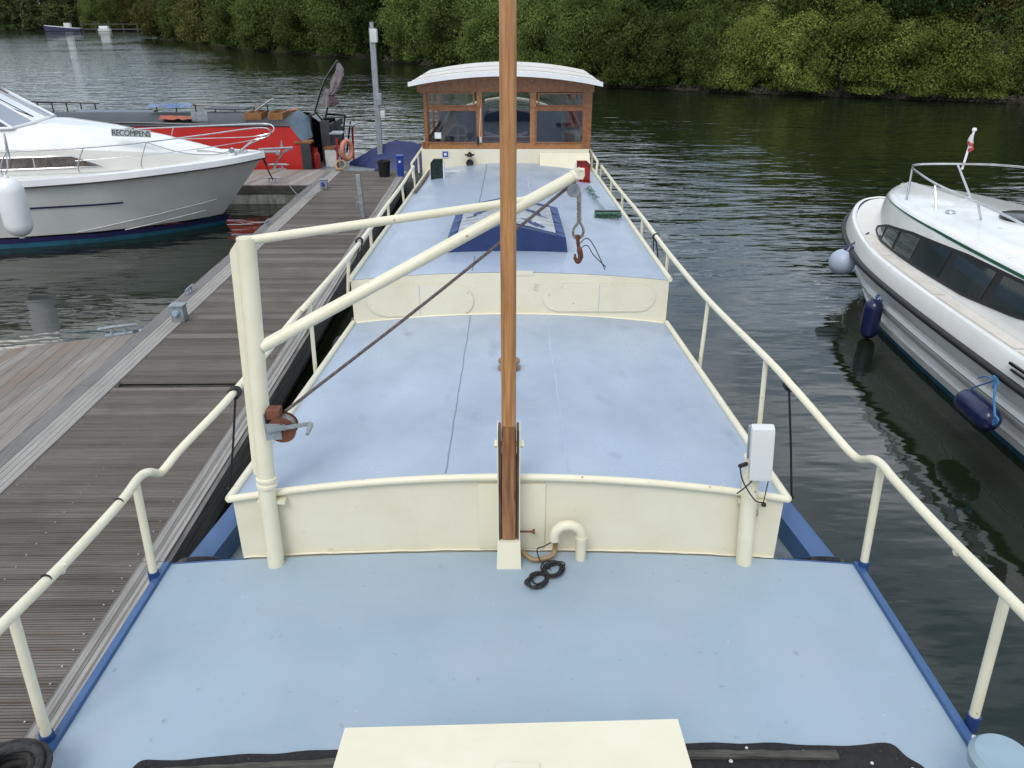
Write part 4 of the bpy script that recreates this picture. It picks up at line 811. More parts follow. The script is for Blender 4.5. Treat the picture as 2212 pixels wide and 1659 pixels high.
# skylight with blue cover
SX = -.055; sy0, sy1 = 7.94, 9.62; hwS = .62
def szz(y, e): return zr2(SX, y)-.04+e
mb = MB(); g0 = lambda y: [(SX-hwS-.03, y, szz(y, -.02)), (SX-hwS, y, szz(y, .18)), (SX-hwS*.5, y, szz(y, .255)), (SX, y, szz(y, .32)), (SX+hwS*.5, y, szz(y, .255)), (SX+hwS, y, szz(y, .18)), (SX+hwS+.03, y, szz(y, -.02))]
mb.loft([g0(sy0+(sy1-sy0)*i/6) for i in range(7)], False, True, True); sk = build('skylight_cover', mb, 'navy', barge)
for s_ in (-1, 1):
    mb = MB()
    for i in range(10):
        ya = sy0+.02+(sy1-sy0-.04)*i/10; yb = ya+(sy1-sy0-.04)/10-.012
        mb.loft([[(SX+s_*(hwS-.005), y, szz(y, .183)), (SX+s_*(hwS*.86), y, szz(y, .206+.006*math.sin(i*2)))] for y in (ya, (ya+yb)/2, yb)], False)
    build('gathered_border', mb, 'navy2', sk)
for s_ in (-1, 1):
    mb = MB(); secs = []
    for i in range(9):
        y = sy0+.14+(sy1-sy0-.26)*i/8; secs.append([(SX+s_*x, y, szz(y, .32-(.14*x/hwS)+.006+.004*math.sin(i*1.7+x*9))) for x in np.linspace(.035, .52, 8)])
    mb.loft(secs); build('clear_window', mb, 'clear', sk)
# broom
hd = Pz(1312, 470, 1.76); ht_ = Pz(1268, 408, 1.70); hd.z = zr2(hd.x, hd.y)+.05; ht_.z = zr2(ht_.x, ht_.y)+.03
br = thing('broom', 'green-bristled broom lying on the rear coachroof near the right edge', 'broom', hd)
mb = MB(); mb.tube([hd, ht_], .013, 8); build('handle', mb, mat('broom_handle', (.35, .40, .42), (.2, .26, .28), .5, 14), br)
mb = MB(); mb.box(hd.x-.17, hd.x+.17, hd.y-.02, hd.y+.04, hd.z+.0, hd.z+.04, None, .008); build('head', mb, 'blackgl', br)
mb = MB(); random.seed(9)
for i in range(420):
    x = hd.x-.165+.33*random.random(); y = hd.y+random.uniform(-.04, .03); mb.tube([(x, y, hd.z+.02), (x+random.uniform(-.03, .03), y-.11, hd.z-.045+random.uniform(0, .07))], .0035, 4, False)
build('bristles', mb, mat('bristles', (.09, .20, .14), (.05, .12, .08), .8), br)
mb = MB()
for k in range(26):
    q = hd.lerp(ht_, .45+.55*random.random()); mb.tube(spl([q, q+Vector((random.uniform(-.05, .05), random.uniform(-.06, .06), .03)), q+Vector((random.uniform(-.08, .08), random.uniform(-.08, .08), .0))], 3), .006, 4)
build('string', mb, mat('string', (.10, .18, .17), rough=.8), br)

# ---- things on the foredeck near the camera
ZL = 2.0
a = Pz(745, 1572, ZL); c = Pz(1464, 1553, ZL); mb = MB()
lk = thing('deck_locker', 'large cream metal locker on the foredeck at the bottom edge', 'locker', ((a.x+c.x)/2, a.y-.3, 1.35))
mb.box(a.x+.02, c.x-.02, a.y-.5, a.y-.02, 1.35, ZL-.05); build('locker_body', mb, 'cream', lk)
mb = MB(); m_ = Matrix.Translation((0, 0, 0)); mb.prism([(a.x-.03, a.y-.6), (c.x+.03, a.y-.6), (c.x, c.y), (a.x, a.y)], ZL-.05, ZL); build('locker_lid', mb, 'cream', lk)
mb = MB()
for xx in (a.x+.14, c.x-.14): mb.tube([(xx-.05, a.y-.012, ZL-.055), (xx+.05, a.y-.012, ZL-.055)], .009, 8)
build('hinge', mb, 'creamtube', lk)
q = Pz(1145, 1657, ZL); mb = MB(); mb.box(q.x-.11, q.x+.03, q.y-.25, q.y+.01, ZL, ZL+.012, None, .005); build('lid_plate', mb, 'cream', lk)
# black mesh mat
mt = thing('deck_mat', 'black mesh mat with wavy edge spread under the cream locker', 'mat', (0, 2.1, 1.35))
edge = [(262, 1665), (283, 1640), (305, 1625), (345, 1625), (400, 1629), (470, 1622), (560, 1622), (640, 1620), (730, 1616), (900, 1613), (1100, 1610), (1300, 1606), (1480, 1603), (1600, 1600), (1700, 1597), (1800, 1599), (1870, 1591), (1930, 1588), (1965, 1612), (2005, 1636), (2012, 1672)]
P = []
for u, v in spl([(u, v, 0) for u, v in edge], 4) and [(q.x, q.y) for q in spl([(u, v, 0) for u, v in edge], 4)]:
    p = Pz(u, v, 1.36); z = fz(p.x)+.008; P.append(Vector((p.x, p.y, z+.004*math.sin(u*.05))))
mb = MB(); mb.loft([P, [p-Vector((0, .25, 0)) for p in P], [Vector((p.x, 1.3, fz(p.x)+.008)) for p in P]], False); build('mesh_sheet', mb, 'mesh', mt)
def deckplank(u0, v0, u1, v1, wd, th, label, seed):
    a, c = Pz(u0, v0, 1.36), Pz(u1, v1, 1.36); a.z = fz(a.x)+.02+th/2; c.z = fz(c.x)+.02+th/2; mb = MB(); r = random.Random(seed); k = 14; secs = []
    d = (c-a).normalized(); nn = Vector((-d.y, d.x, 0))
    for i in range(k+1):
        p = a.lerp(c, i/k); w0 = wd/2*(1+r.uniform(-.12, .05)); w1_ = wd/2*(1+r.uniform(-.12, .05)); p.z = fz(p.x)+.012+th/2
        secs.append([p-nn*w0-Vector((0, 0, th/2)), p-nn*w0+Vector((0, 0, th/2)), p+nn*w1_+Vector((0, 0, th/2+r.uniform(-.003, .003))), p+nn*w1_-Vector((0, 0, th/2))])
    mb.loft(secs, False, True, True, True); return tag(build('timber_plank', mb, 'oldwood'), label, 'plank')
deckplank(262, 1669, 790, 1658, .062, .022, 'grey-green weathered plank screwed over the left part of the black mat', 1)
deckplank(1430, 1634, 1812, 1623, .035, .014, 'rotting split plank on the right part of the black mat', 2)
mb = MB(); random.seed(21)
for k in range(9):
    u, v = random.uniform(1500, 1980), random.uniform(1612, 1655); p = Pz(u, v, 1.36); r_ = random.uniform(.004, .012); mb.lathe([(0, 0), (r_, .001), (r_*.7, .005), (0, .006)], (p.x, p.y, fz(p.x)+.012), n=7)
tag(build('litter', mb, 'lamp'), 'scattered pale crumbs and flakes lying on the right part of the mat', 'litter', kind='stuff')
for u_, v_ in ((782/2212*0+781, 1642), (2, 2)):
    break
# bollards
cb = Pz(2172, 1630, 1.60); bo = thing('bollard', 'pale blue round bollard at the bottom right corner of the foredeck', 'bollard', (cb.x, cb.y, 1.27))
mb = MB(); mb.lathe([(0, 0), (.085, 0), (.085, .24), (.115, .27), (.118, .31), (.10, .335), (.05, .342), (0, .342)], (cb.x, cb.y, 1.26), n=32); build('bollard_post', mb, 'bluelight', bo)
mb = MB(); p = Pz(2119, 1606, 1.40); mb.tube([p+Vector((-.02, .03, 0)), p+Vector((.015, .0, .01))], .012, 10); build('bollard_pin', mb, 'lamp', bo)
cr_ = Pz(40, 1650, 1.42); mb = MB(); random.seed(31)
for k in range(9):
    r_ = .10+.03*random.random()+(.02 if k % 2 else 0); ox, oy = random.uniform(-.02, .02), random.uniform(-.02, .02); tl = random.uniform(-.12, .12)
    P = [(cr_.x-.02+ox+r_*math.cos(q), cr_.y-.06+oy+r_*math.sin(q), 1.33+k*.017+tl*.1*math.sin(q+k)) for q in np.linspace(0, 2*math.pi, 29)[:-1]]; mb.tube(P, .0155, 8, closed=True)
mb.tube(spl([(cr_.x-.3, cr_.y-.04, 1.36), (cr_.x-.12, cr_.y+.02, 1.44), (cr_.x+.06, cr_.y+.04, 1.46), (cr_.x+.1, cr_.y-.05, 1.40)], 8), .0165, 8)
tag(build('rope_coil', mb, mat('dark_rope', (.045, .042, .042), (.02, .02, .02), .9, 30, .4, 120)), 'dark thick mooring rope coiled at the bottom left corner', 'rope')
# deck pocks: small paint chips
mb = MB(); random.seed(77)
for k in range(26):
    x, y = random.uniform(-1.7, 1.7), random.uniform(2.35, 3.4); r_ = random.uniform(.002, .006); mb.lathe([(0, 0), (r_, 0), (r_*.6, .001), (0, .0012)], (x, y, fz(x)+.0005), n=6)
build('paint_chips', mb, 'seam_pale', barge)

# ================================================================== DERRICK CRANE
dk = thing('derrick_crane', 'cream tubular derrick crane with winch rope and rusty hook on the barge', 'crane', (P0.x, 3.5, 1.28))
T0 = Py(576, 1040, 3.54); T1 = Py(531, 514, 3.66); ax = (T1-T0)
mb = MB(); mb.tube([T0, T1], .046, 20); mb.lathe([(.05, 0), (.056, .004), (.056, .02), (.05, .024), (.05, .036), (.056, .04), (.056, .055), (.05, .06)], T0-ax.normalized()*.03, ax, 20); mb.lathe([(0, 0), (.036, 0), (.036, .006), (0, .006)], T1, ax, 16); build('post', mb, 'creamtube', dk)
# side fin plate
def Pt(u, v): 
    q = (1040-v)/(1040-514); return Py(u, v, 3.54+.12*q+.02)
fin = [Pt(566, 1030), Pt(550, 1023), Pt(545, 1000), Pt(497, 545), Pt(500, 538), Pt(517, 512), Pt(524, 512)]; n_ = len(fin)
mb = MB(); mb.add([p-Vector((0, .008, 0)) for p in fin]+[p+Vector((0, .008, 0)) for p in fin], [tuple(range(n_)), tuple(range(n_, 2*n_))[::-1]]+[(i, (i+1) % n_, n_+(i+1) % n_, n_+i) for i in range(n_)]); build('stiffener_plate', mb, 'creamtube', dk)
TIP = Py(1238, 382, 4.18); LB = Py(565, 750, 3.61); UB = Py(540, 519, 3.66)
JN = LB.lerp(TIP, .86)
mb = MB(); mb.tube([LB, TIP], [.033, .032], 18); build('boom', mb, 'creamtube', dk)
mb = MB(); mb.tube([UB, JN], .0225, 16); build('stay', mb, 'creamtube', dk)
d = (TIP-LB).normalized(); mb = MB(); mb.lathe([(0, 0), (.036, 0), (.036, .018), (0, .02)], TIP-d*.005, d, 16); mb.bar(TIP+d*.0, TIP+d*.05, .012, .06, (0, 0, 1)); mb.tube([TIP+d*.035+Vector((0, 0, .02)), TIP+d*.06+Vector((0, 0, .01)), TIP+d*.062+Vector((0, 0, -.02)), TIP+d*.05+Vector((0, 0, -.035))], .012, 8); build('boom_head', mb, 'creamtube', dk)
PC = Py(1239, 411, 4.16); mb = MB()
for s_ in (-1, 1): mb.lathe([(0, 0), (.037, 0), (.037, .003), (0, .003)], PC+Vector((0, s_*.012-.0015, 0)), (0, 1, 0), 24)
mb.lathe([(0, -.008), (.030, -.008), (.026, 0), (.030, .008), (0, .008)], PC, (0, 1, 0), 20)
a = Py(1247, 388, 4.16); mb.bar(PC+Vector((0, -.012, 0)), a+Vector((0, -.012, .01)), .003, .028, (0, 1, 0)); mb.lathe([(0, 0), (.005, 0), (.005, .006), (0, .006)], PC+Vector((0, -.02, 0)), (0, 1, 0), 8)
pl_ = build('pulley', mb, 'galv', dk); mb = MB(); mb.tube([a+Vector((0, -.02, .01)), a+Vector((0, .02, .01))], .007, 8); build('shackle_pin', mb, 'white', pl_)
# winch
WC = Py(612, 918, 3.50)
mb = MB(); mb.box(WC.x-.085, WC.x-.078, 3.46, 3.56, WC.z-.07, WC.z+.08); mb.box(WC.x-.078, WC.x-.0, 3.452, 3.457, WC.z-.06, WC.z+.03); mb.box(WC.x-.078, WC.x+.0, 3.548, 3.553, WC.z-.06, WC.z+.03); mb.bar((WC.x-.07, 3.445, WC.z+.0), (WC.x+.03, 3.44, WC.z+.02), .01, .03); wi = build('winch', mb, 'galv', dk)
mb = MB(); teeth = [(.068 if j % 2 else .074) for j in range(72)]; P = [(WC.x+.0+teeth[j]*math.cos(2*math.pi*j/72), WC.z-.012+teeth[j]*math.sin(2*math.pi*j/72)) for j in range(72)]
mb.add([(x, 3.462, z) for x, z in P]+[(x, 3.470, z) for x, z in P], [tuple(range(72)), tuple(range(72, 144))[::-1]]+[(i, (i+1) % 72, 72+(i+1) % 72, 72+i) for i in range(72)]); mb.lathe([(0, 0), (.068, 0), (.068, .003), (0, .003)], (WC.x, 3.538, WC.z-.012), (0, 1, 0), 28)
mb.box(WC.x-.075, WC.x-.005, 3.47, 3.54, WC.z+.045, WC.z+.095, None, .006); build('gear', mb, 'rust', wi)
mb = MB()
for k in range(7):
    P = [(WC.x+.05*math.cos(q), 3.478+k*.009+.002*math.sin(q), WC.z-.01+.05*math.sin(q)) for q in np.linspace(0, 2*math.pi, 19)[:-1]]; mb.tube(P, .0075, 6, closed=True)
build('wound_rope', mb, 'rope2', wi)
mb = MB(); h0 = Vector((WC.x-.02, 3.435, WC.z+.01)); h1 = Py(672, 915, 3.43); mb.bar(h0, h1, .008, .022, (0, 0, 1), .003); h2 = Py(664, 938, 3.36); mb.tube([h1, h2], .010, 10); mb.lathe([(.012, 0), (.015, .01), (.012, .05)], h1, (h2-h1), 10); build('crank', mb, 'galv', wi)
# rope from winch over pulley, hanging part, eye and hook
ra = Py(617, 888, 3.52); rb = PC+Vector((-.034, 0, .012)); mb = MB(); sag = ra.lerp(rb, .5)-Vector((0, 0, .012)); twist(mb, spl([ra, sag, rb], 8), .0088, 26); build('hoist_rope', mb, 'rope', dk)
rc = PC+Vector((.03, 0, -.01)); rd = Py(1251, 478, 4.16); mb = MB(); twist(mb, [rc, rd], .0125, 16)
e1 = Py(1248, 515, 4.16)
for s_ in (-1, 1): twist(mb, spl([rd, rd.lerp(e1, .45)+Vector((s_*.026, 0, 0)), rd.lerp(e1, .85)+Vector((s_*.024, 0, 0)), e1+Vector((s_*.006, 0, 0))], 6), .0075, 22)
build('fall_rope', mb, 'rope2', dk)
hk = [Py(u, v, 4.16) for u, v in ((1248, 512), (1249, 528), (1253, 545), (1254, 556), (1249, 565), (1243, 560), (1242, 549))]
mb = MB(); mb.tube(spl(hk, 5), [.010]*8+[.015]*8+[.014]*7+[.010]*5+[.006]*3, 10); mb.lathe([(0, 0), (.016, 0), (.016, .02), (0, .02)], hk[0]+Vector((0, 0, -.01)), n=12); build('hook', mb, 'rust', dk)
mb = MB(); mb.tube(spl([Py(1250, 528, 4.16), Py(1268, 515, 4.18), Py(1285, 535, 4.2), Py(1307, 583, 4.22)], 8), .0028, 5); mb.tube(spl([Py(1252, 538, 4.16), Py(1268, 530, 4.18), Py(1283, 552, 4.2), Py(1309, 577, 4.22)], 8), .0028, 5); build('tag_line', mb, 'black', dk)

# ================================================================== WHITE ANTENNA BOX on the right-hand post
C0 = Py(1645, 976, 3.46); an = thing('antenna_unit', 'white rounded antenna box lashed to the post at the right corner of the forward coachroof', 'antenna', (C0.x, 3.46, C0.z-.2))
m_ = Matrix.Translation(C0) @ Matrix.Rotation(R(-4.5), 4, 'Y') @ Matrix.Rotation(R(-10), 4, 'Z'); mb = MB(); mb.box(-.058, .058, -.035, .035, -.16, .15, m_, .016); build('antenna_box', mb, mat('antenna_white', (.70, .70, .68), (.66, .66, .64), .4), an)
m2 = m_ @ Matrix.Translation((-.012, .05, 0)); mb = MB(); mb.box(-.055, .055, -.018, .01, -.15, .13, m2, .01); build('back_shell', mb, 'galv', an)
mb = MB(); a = Py(1598, 1007, 3.46); mb.tube([a, Py(1612, 1002, 3.5)], .012, 6); mb.tube(spl([a, Py(1605, 1040, 3.43), Py(1630, 1080, 3.42), Py(1649, 1086, 3.42)], 6), .004, 5); mb.tube(spl([Py(1592, 1066, 3.45), Py(1615, 1048, 3.44), Py(1634, 1028, 3.46)], 6), .004, 5); mb.tube([Py(1649, 1086, 3.42), Py(1664, 1020, 3.46)], .003, 5)
k_ = Py(1650, 1090, 3.42); mb.lathe([(0, -.014), (.012, -.008), (.014, 0), (.01, .01), (0, .014)], k_, n=10); build('lashing', mb, 'black', an)
p = Py(1633, 1110, 3.55); mb = MB(); mb.lathe([(0, 0), (.018, 0), (.018, .02), (.01, .03), (0, .03)], (p.x, 3.575, p.z), (0, -1, -.3), 12); build('cable_gland', mb, mat('gland', (.35, .3, .2), rough=.5), barge)

# ================================================================== LEFT CRUISER
lc = thing('motor_cruiser', 'white motor cruiser with name board and stainless bow rail moored at the left', 'boat', (-5.39, 17.25, 0), R(189.5))
ss = [0, .35, .9, 1.9, 3.0, 4.5, 6.5, 9.0]; ys_ = [.04, .42, .82, 1.25, 1.48, 1.60, 1.62, 1.60]; zs_ = [1.46, 1.44, 1.41, 1.36, 1.30, 1.25, 1.2, 1.18]
sb = [1.12, 1.35, 1.75, 2.5, 3.4, 4.7, 6.6, 9.0]; yb_ = [.02, .24, .52, .95, 1.28, 1.48, 1.52, 1.52]
def lsec(i, sg, z0=.22):
    P = []
    for q in np.linspace(0, 1, 8):
        q2 = q; z = zs_[i]+(z0-zs_[i])*q2; fl_ = q**.75; P.append((ss[i]+(sb[i]-ss[i])*q*(1-z0*.3), sg*(ys_[i]+(yb_[i]-ys_[i])*fl_), z))
    return P
mb = MB()
for sg in (-1, 1): mb.loft([lsec(i, sg) for i in range(8)])
build('hull', mb, 'gelgrey', lc)
def band(z0, z1, m_, nm, off=.012):
    mb = MB()
    for sg in (-1, 1):
        secs = []
        for i in range(8):
            def at(z):
                q = (z-zs_[i])/(0-zs_[i]); fl_ = max(0, q)**.75; return (ss[i]+(sb[i]-ss[i])*q*.93-off*(i == 0), sg*(ys_[i]+(yb_[i]-ys_[i])*fl_+off), z)
            secs.append([at(z1), at((z0+z1)/2), at(z0)])
        mb.loft(secs)
    return build(nm, mb, m_, lc)
band(.10, .19, 'navyband', 'boot_stripe', .004); band(-.35, .12, 'teal', 'antifouling', -.002)
def lp(s, z):  # a point on the near hull side
    i = max(k for k in range(8) if ss[k] <= s); i = min(i, 6); q = (s-ss[i])/(ss[i+1]-ss[i]); Z = zs_[i]*(1-q)+zs_[i+1]*q; Y = ys_[i]*(1-q)+ys_[i+1]*q; YB = yb_[i]*(1-q)+yb_[i+1]*q; SB = sb[i]*(1-q)+sb[i+1]*q
    f_ = (z-Z)/(0-Z); return Vector((s+(SB-s)*f_*.93, Y+(YB-Y)*max(0, f_)**.75, z))
mb = MB(); mb.loft([[lp(s, .80)+Vector((0, .006, 0)), lp(s, .765)+Vector((0, .006, 0))] for s in np.linspace(2.5, 8.5, 14)], False); build('hull_stripe', mb, 'navyband', lc)
mb = MB(); mb.tube([lp(s, .62-(s-.6)*.135)+Vector((0, .0, 0)) for s in np.linspace(.55, 3.4, 12)], .011, 6); mb.tube([lp(s, .42-(s-.6)*.12)+Vector((0, .0, 0)) for s in np.linspace(.7, 2.4, 8)], .012, 6); build('spray_rail', mb, 'gelgrey', lc)
# gunwale moulding white with dark strip
mb = MB(); mk = MB()
for sg in (-1, 1):
    P = [(ss[i], sg*ys_[i], zs_[i]) for i in range(8)]; P = spl(P, 4)
    mb.loft([[(p.x-.03*(k == 0), p.y+sg*.035, p.z-.05), (p.x-.02*(k == 0), p.y+sg*.03, p.z+.07), (p.x, p.y-sg*.09, p.z+.09), (p.x, p.y-sg*.12, p.z+.03)] for k, p in enumerate(P)], False)
    mk.tube([(p.x-.03*(k == 0), p.y+sg*.035, p.z-.058) for k, p in enumerate(P)], .016, 6)
build('gunwale', mb, 'white', lc); build('rubbing_strip', mk, 'black', lc)
mb = MB(); P = spl([(ss[i], ys_[i]-.08, zs_[i]) for i in range(8)], 3); mb.loft([[(p.x+.05, max(0, p.y)*x, p.z+.03+.05*(1-x*x)) for x in np.linspace(-1, 1, 7)] for p in P]); build('deck', mb, 'gel', lc)
tk = [(.75, .12, 1.50, 1.53, 1.57), (1.3, .50, 1.58, 1.66, 1.72), (2.0, .84, 1.68, 1.82, 1.90), (3.0, 1.12, 1.78, 2.02, 2.13), (3.9, 1.24, 1.84, 2.18, 2.28), (5, 1.30, 1.86, 2.22, 2.32), (9, 1.30, 1.86, 2.22, 2.32)]
mb = MB(); secs = []
for s, yw, z1, z2, z3 in tk: secs.append([(s, sg_*a_, b_) for sg_, a_, b_ in ((-1, yw, 1.28), (-1, yw-.05, z1), (-1, yw-.10, z1+.03), (-1, yw*.70, z2), (-1, yw*.35, z3-.02), (1, 0, z3), (1, yw*.35, z3-.02), (1, yw*.70, z2), (1, yw-.10, z1+.03), (1, yw-.05, z1), (1, yw, 1.28))])
mb.loft(secs, False, True); build('cabin_trunk', mb, 'gel', lc)
mb = MB(); secs = []
for s, yw, z1, z2, z3 in tk[1:]: secs.append([(s, yw+.004, 1.38), (s, yw-.045+.004, z1-.02)])
mb.loft(secs, False); build('trunk_side', mb, 'gelcream', lc)
wy = lambda s: np.interp(s, [q[0] for q in tk], [q[1] for q in tk])
mb = MB(); mb.loft([[(s, wy(s)+.012, 1.50), (s, wy(s)-.012, 1.50+.20*min(1, (s-3.05)/.45)+.001)] for s in (3.05, 3.25, 3.5, 3.9, 4.4, 5, 6, 9)], False)
build('side_window', mb, 'brownglass', lc)
mb = MB(); mb.tube([(s, wy(s)+.012, 1.49) for s in (9, 6, 5, 4.4, 3.9, 3.5, 2.98)]+[(3.47, wy(3.47)-.010, 1.705)]+[(s, wy(s)-.010, 1.705) for s in (3.9, 4.4, 5, 6, 9)], .014, 6); mb.tube([(4.15, wy(4.15)+.016, 1.49), (4.15, wy(4.15)-.006, 1.70)], .014, 6); build('window_frame', mb, 'steel', lc)
# windscreen
wb = [(4.15, 0, 2.31), (4.22, .55, 2.28), (4.5, .95, 2.22), (7, 1.15, 2.15)]; wt = [(5.1, 0, 2.92), (5.17, .48, 2.90), (5.4, .82, 2.86), (7, .98, 2.86)]
for sg in (-1, 1):
    for i in range(3):
        A_, B_, C_, D_ = [Vector((p[0], p[1]*sg, p[2])) for p in (wb[i], wb[i+1], wt[i+1], wt[i])]
        mb = MB(); mb.add([A_, B_, C_, D_], [(0, 1, 2, 3)]); build('windscreen_pane', mb, 'screen', lc)
mb = MB()
for sg in (-1, 1):
    for P in ([(p[0], p[1]*sg, p[2]) for p in wb], [(p[0], p[1]*sg, p[2]) for p in wt]): mb.tube(P, .028, 6)
    for i in range(3): mb.tube([(wb[i][0], wb[i][1]*sg, wb[i][2]), (wt[i][0], wt[i][1]*sg, wt[i][2])], .024, 6)
    mb.tube([(4.75, .9*sg, 2.48), (6.9, 1.1*sg, 2.48)], .018, 6)
build('windscreen_frame', mb, 'white', lc)
mb = MB(); mb.loft([[(s, y, 2.92+.06*(1-(y/1.0)**2)) for y in np.linspace(-1.02, 1.02, 7)] for s in (5.05, 5.2, 6, 9)]); mb.loft([[(s, y, 2.88+.05*(1-(y/1.0)**2)) for y in np.linspace(-1.02, 1.02, 7)] for s in (5.05, 5.2, 6, 9)]); build('hardtop', mb, 'white', lc)
mb = MB(); mb.tube([(4.3, .35, 2.36), (4.95, .5, 2.82)], .010, 5); mb.tube([(4.3, -.2, 2.36), (4.95, -.05, 2.84)], .010, 5); build('wiper', mb, 'blackgl', lc)
# hatch, name board
mb = MB(); mb.box(2.5, 3.1, -.1, .5, 2.10, 2.16, Matrix.Rotation(R(2), 4, 'Y'), .02); build('deck_hatch', mb, 'galv', lc)
nb0 = Vector((2.72, .95, 2.13)); nb1 = Vector((2.02, .89, 2.08))
ub = (nb1-nb0).normalized(); upv = Vector((0, -.18, 1)); upv = (upv-ub*upv.dot(ub)).normalized(); nrm = ub.cross(upv)
if nrm.y < 0: nrm = -nrm
mtx = Matrix((ub, upv, nrm)).transposed().to_4x4(); mtx.translation = nb0-upv*.10
mb = MB(); mb.box(0, .72, -.0, .145, -.008, 0, mtx); build('name_board', mb, mat('board_grey', (.42, .46, .46), (.3, .33, .33), .6), lc)
cu = bpy.data.curves.new('t', 'FONT'); cu.body = 'RECOMPENS'; cu.size = .155; cu.extrude = .002; cu.space_character = .93; to = bpy.data.objects.new('t', cu); COL.objects.link(to)
bpy.context.view_layer.update(); me = bpy.data.meshes.new_from_object(to.evaluated_get(bpy.context.evaluated_depsgraph_get())); bpy.data.objects.remove(to)
xs_ = [v.co.x for v in me.vertices]; k_ = .69/(max(xs_)-min(xs_)); me.transform(mtx @ Matrix.Translation((.015-min(xs_)*k_, .018, .003)) @ Matrix.Diagonal((k_, 1, 1, 1))); me.materials.append(M['blackgl']); no_ = bpy.data.objects.new('lettering', me); COL.objects.link(no_); no_.parent = lc; ORG[no_.name] = Vector((0, 0, 0))
# bow rail
def rl(P, r=.013, nm='bow_rail'): mb = MB(); mb.tube(spl(P, 6), r, 8); return mb
mb = MB()
for sg in (-1, 1):
    top = [(4.6, sg*1.48, 1.85), (3.2, sg*1.42, 1.88), (2.1, sg*1.20, 1.93), (1.0, sg*.78, 2.0), (.15, sg*.42, 2.06), (-.18, sg*.34, 2.04), (-.2, sg*.30, 1.90), (.25, sg*.32, 1.72), (.55, sg*.34, 1.50)]
    mb.tube(spl(top, 6), .014, 8)
    mb.tube(spl([(3.35, sg*1.40, 1.64), (2.1, sg*1.15, 1.68), (1.0, sg*.73, 1.74), (.25, sg*.36, 1.80), (-.1, sg*.31, 1.86)], 6), .009, 6)
    for s, y, dz in ((2.05, 1.19, 1.93), (3.15, 1.41, 1.88), (4.5, 1.48, 1.85)): mb.tube(spl([(s, sg*y, dz), (s+.12, sg*(y+.03), 1.65), (s+.16, sg*(y+.04), 1.50), (s+.14, sg*(y+.04), zs_[3]+.06)], 3), .012, 8)
build('bow_rail', mb, 'steel', lc)
mb = MB(); mb.tube(spl([(2.1, .98, 1.9), (1.5, .9, 1.68), (.9, .62, 1.58), (.5, .35, 1.66)], 6), .008, 5); build('handline', mb, 'galv', lc)
mb = MB(); mb.box(-.35, .35, -.07, .07, 1.50, 1.54, None, .01); mb.tube([(.45, -.1, 1.55), (.45, .1, 1.55)], .05, 12); mb.box(.35, .6, -.12, .12, 1.48, 1.56, None, .01); mb.tube([(.62, .18, 1.60), (.62, .30, 1.60)], .055, 12); build('windlass', mb, 'steel', lc)
mb = MB(); mb.bar((.15, 0, 1.52), (-.32, 0, 1.53), .12, .035); mb.tube([(.1, 0, 1.58), (-.62, 0, 1.60)], .020, 8); mb.tube([(-.30, -.09, 1.50), (-.30, .09, 1.50)], .045, 10)
for sg in (-1, 1):
    mb.loft([[(-.62, 0, 1.60), (-.62, 0, 1.575)], [(-.42, sg*.13, 1.52), (-.42, sg*.13, 1.50)], [(-.25, sg*.10, 1.33), (-.25, sg*.10, 1.31)], [(-.14, 0, 1.16), (-.16, 0, 1.14)]], False)
    mb.add([(-.60, 0, 1.6), (-.40, sg*.12, 1.52), (-.22, sg*.08, 1.31), (-.14, 0, 1.16), (-.45, 0, 1.52)], [(0, 1, 4), (1, 2, 4), (2, 3, 4)])
mb.loft([[(-.42, -.01, 1.6), (-.36, -.01, 1.6)], [(-.40, 0, 1.76), (-.39, 0, 1.76)]], False); mb.loft([[(-.42, .01, 1.6), (-.36, .01, 1.6)], [(-.40, 0.002, 1.76), (-.39, 0.002, 1.76)]], False); build('anchor', mb, 'galv', lc)
# fender of the left cruiser
def capsule(a, c, r, n=20):
    a, c = Vector(a), Vector(c); d = c-a; L_ = d.length; prof = [(0, -r*.98)]+[(r*math.sin(q), -r*math.cos(q)) for q in np.linspace(.25, math.pi/2, 6)]+[(r*math.sin(q), L_-r*math.cos(q)) for q in np.linspace(math.pi/2, math.pi-.25, 6)]+[(0, L_+r*.98)]
    return MB().lathe(prof, a, d, n)
fa, fb = Py(21, 413, 13.9), Py(40, 483, 13.9)
fd = thing('fender', 'large white sausage fender hanging on the side of the left cruiser', 'fender', fb)
build('fender_body', capsule(fb, fa, .235), 'white', fd)
mb = MB(); d = (fa-fb).normalized(); mb.lathe([(.05, 0), (.045, .05), (.02, .09), (0, .09)], fa+d*.2, d, 10); mb.lathe([(.05, 0), (.05, .06), (0, .08)], fb-d*.2, -d, 10); build('fender_eye', mb, 'white', fd)
mb = MB(); q0 = fa+d*.28; mb.tube([q0, Py(17, 360, 14.1), Py(9, 288, 14.5)], .014, 6); mb.tube([Py(22, 345, 14.3), Py(9, 290, 14.5)], .016, 6); build('fender_rope', mb, 'galv', fd)

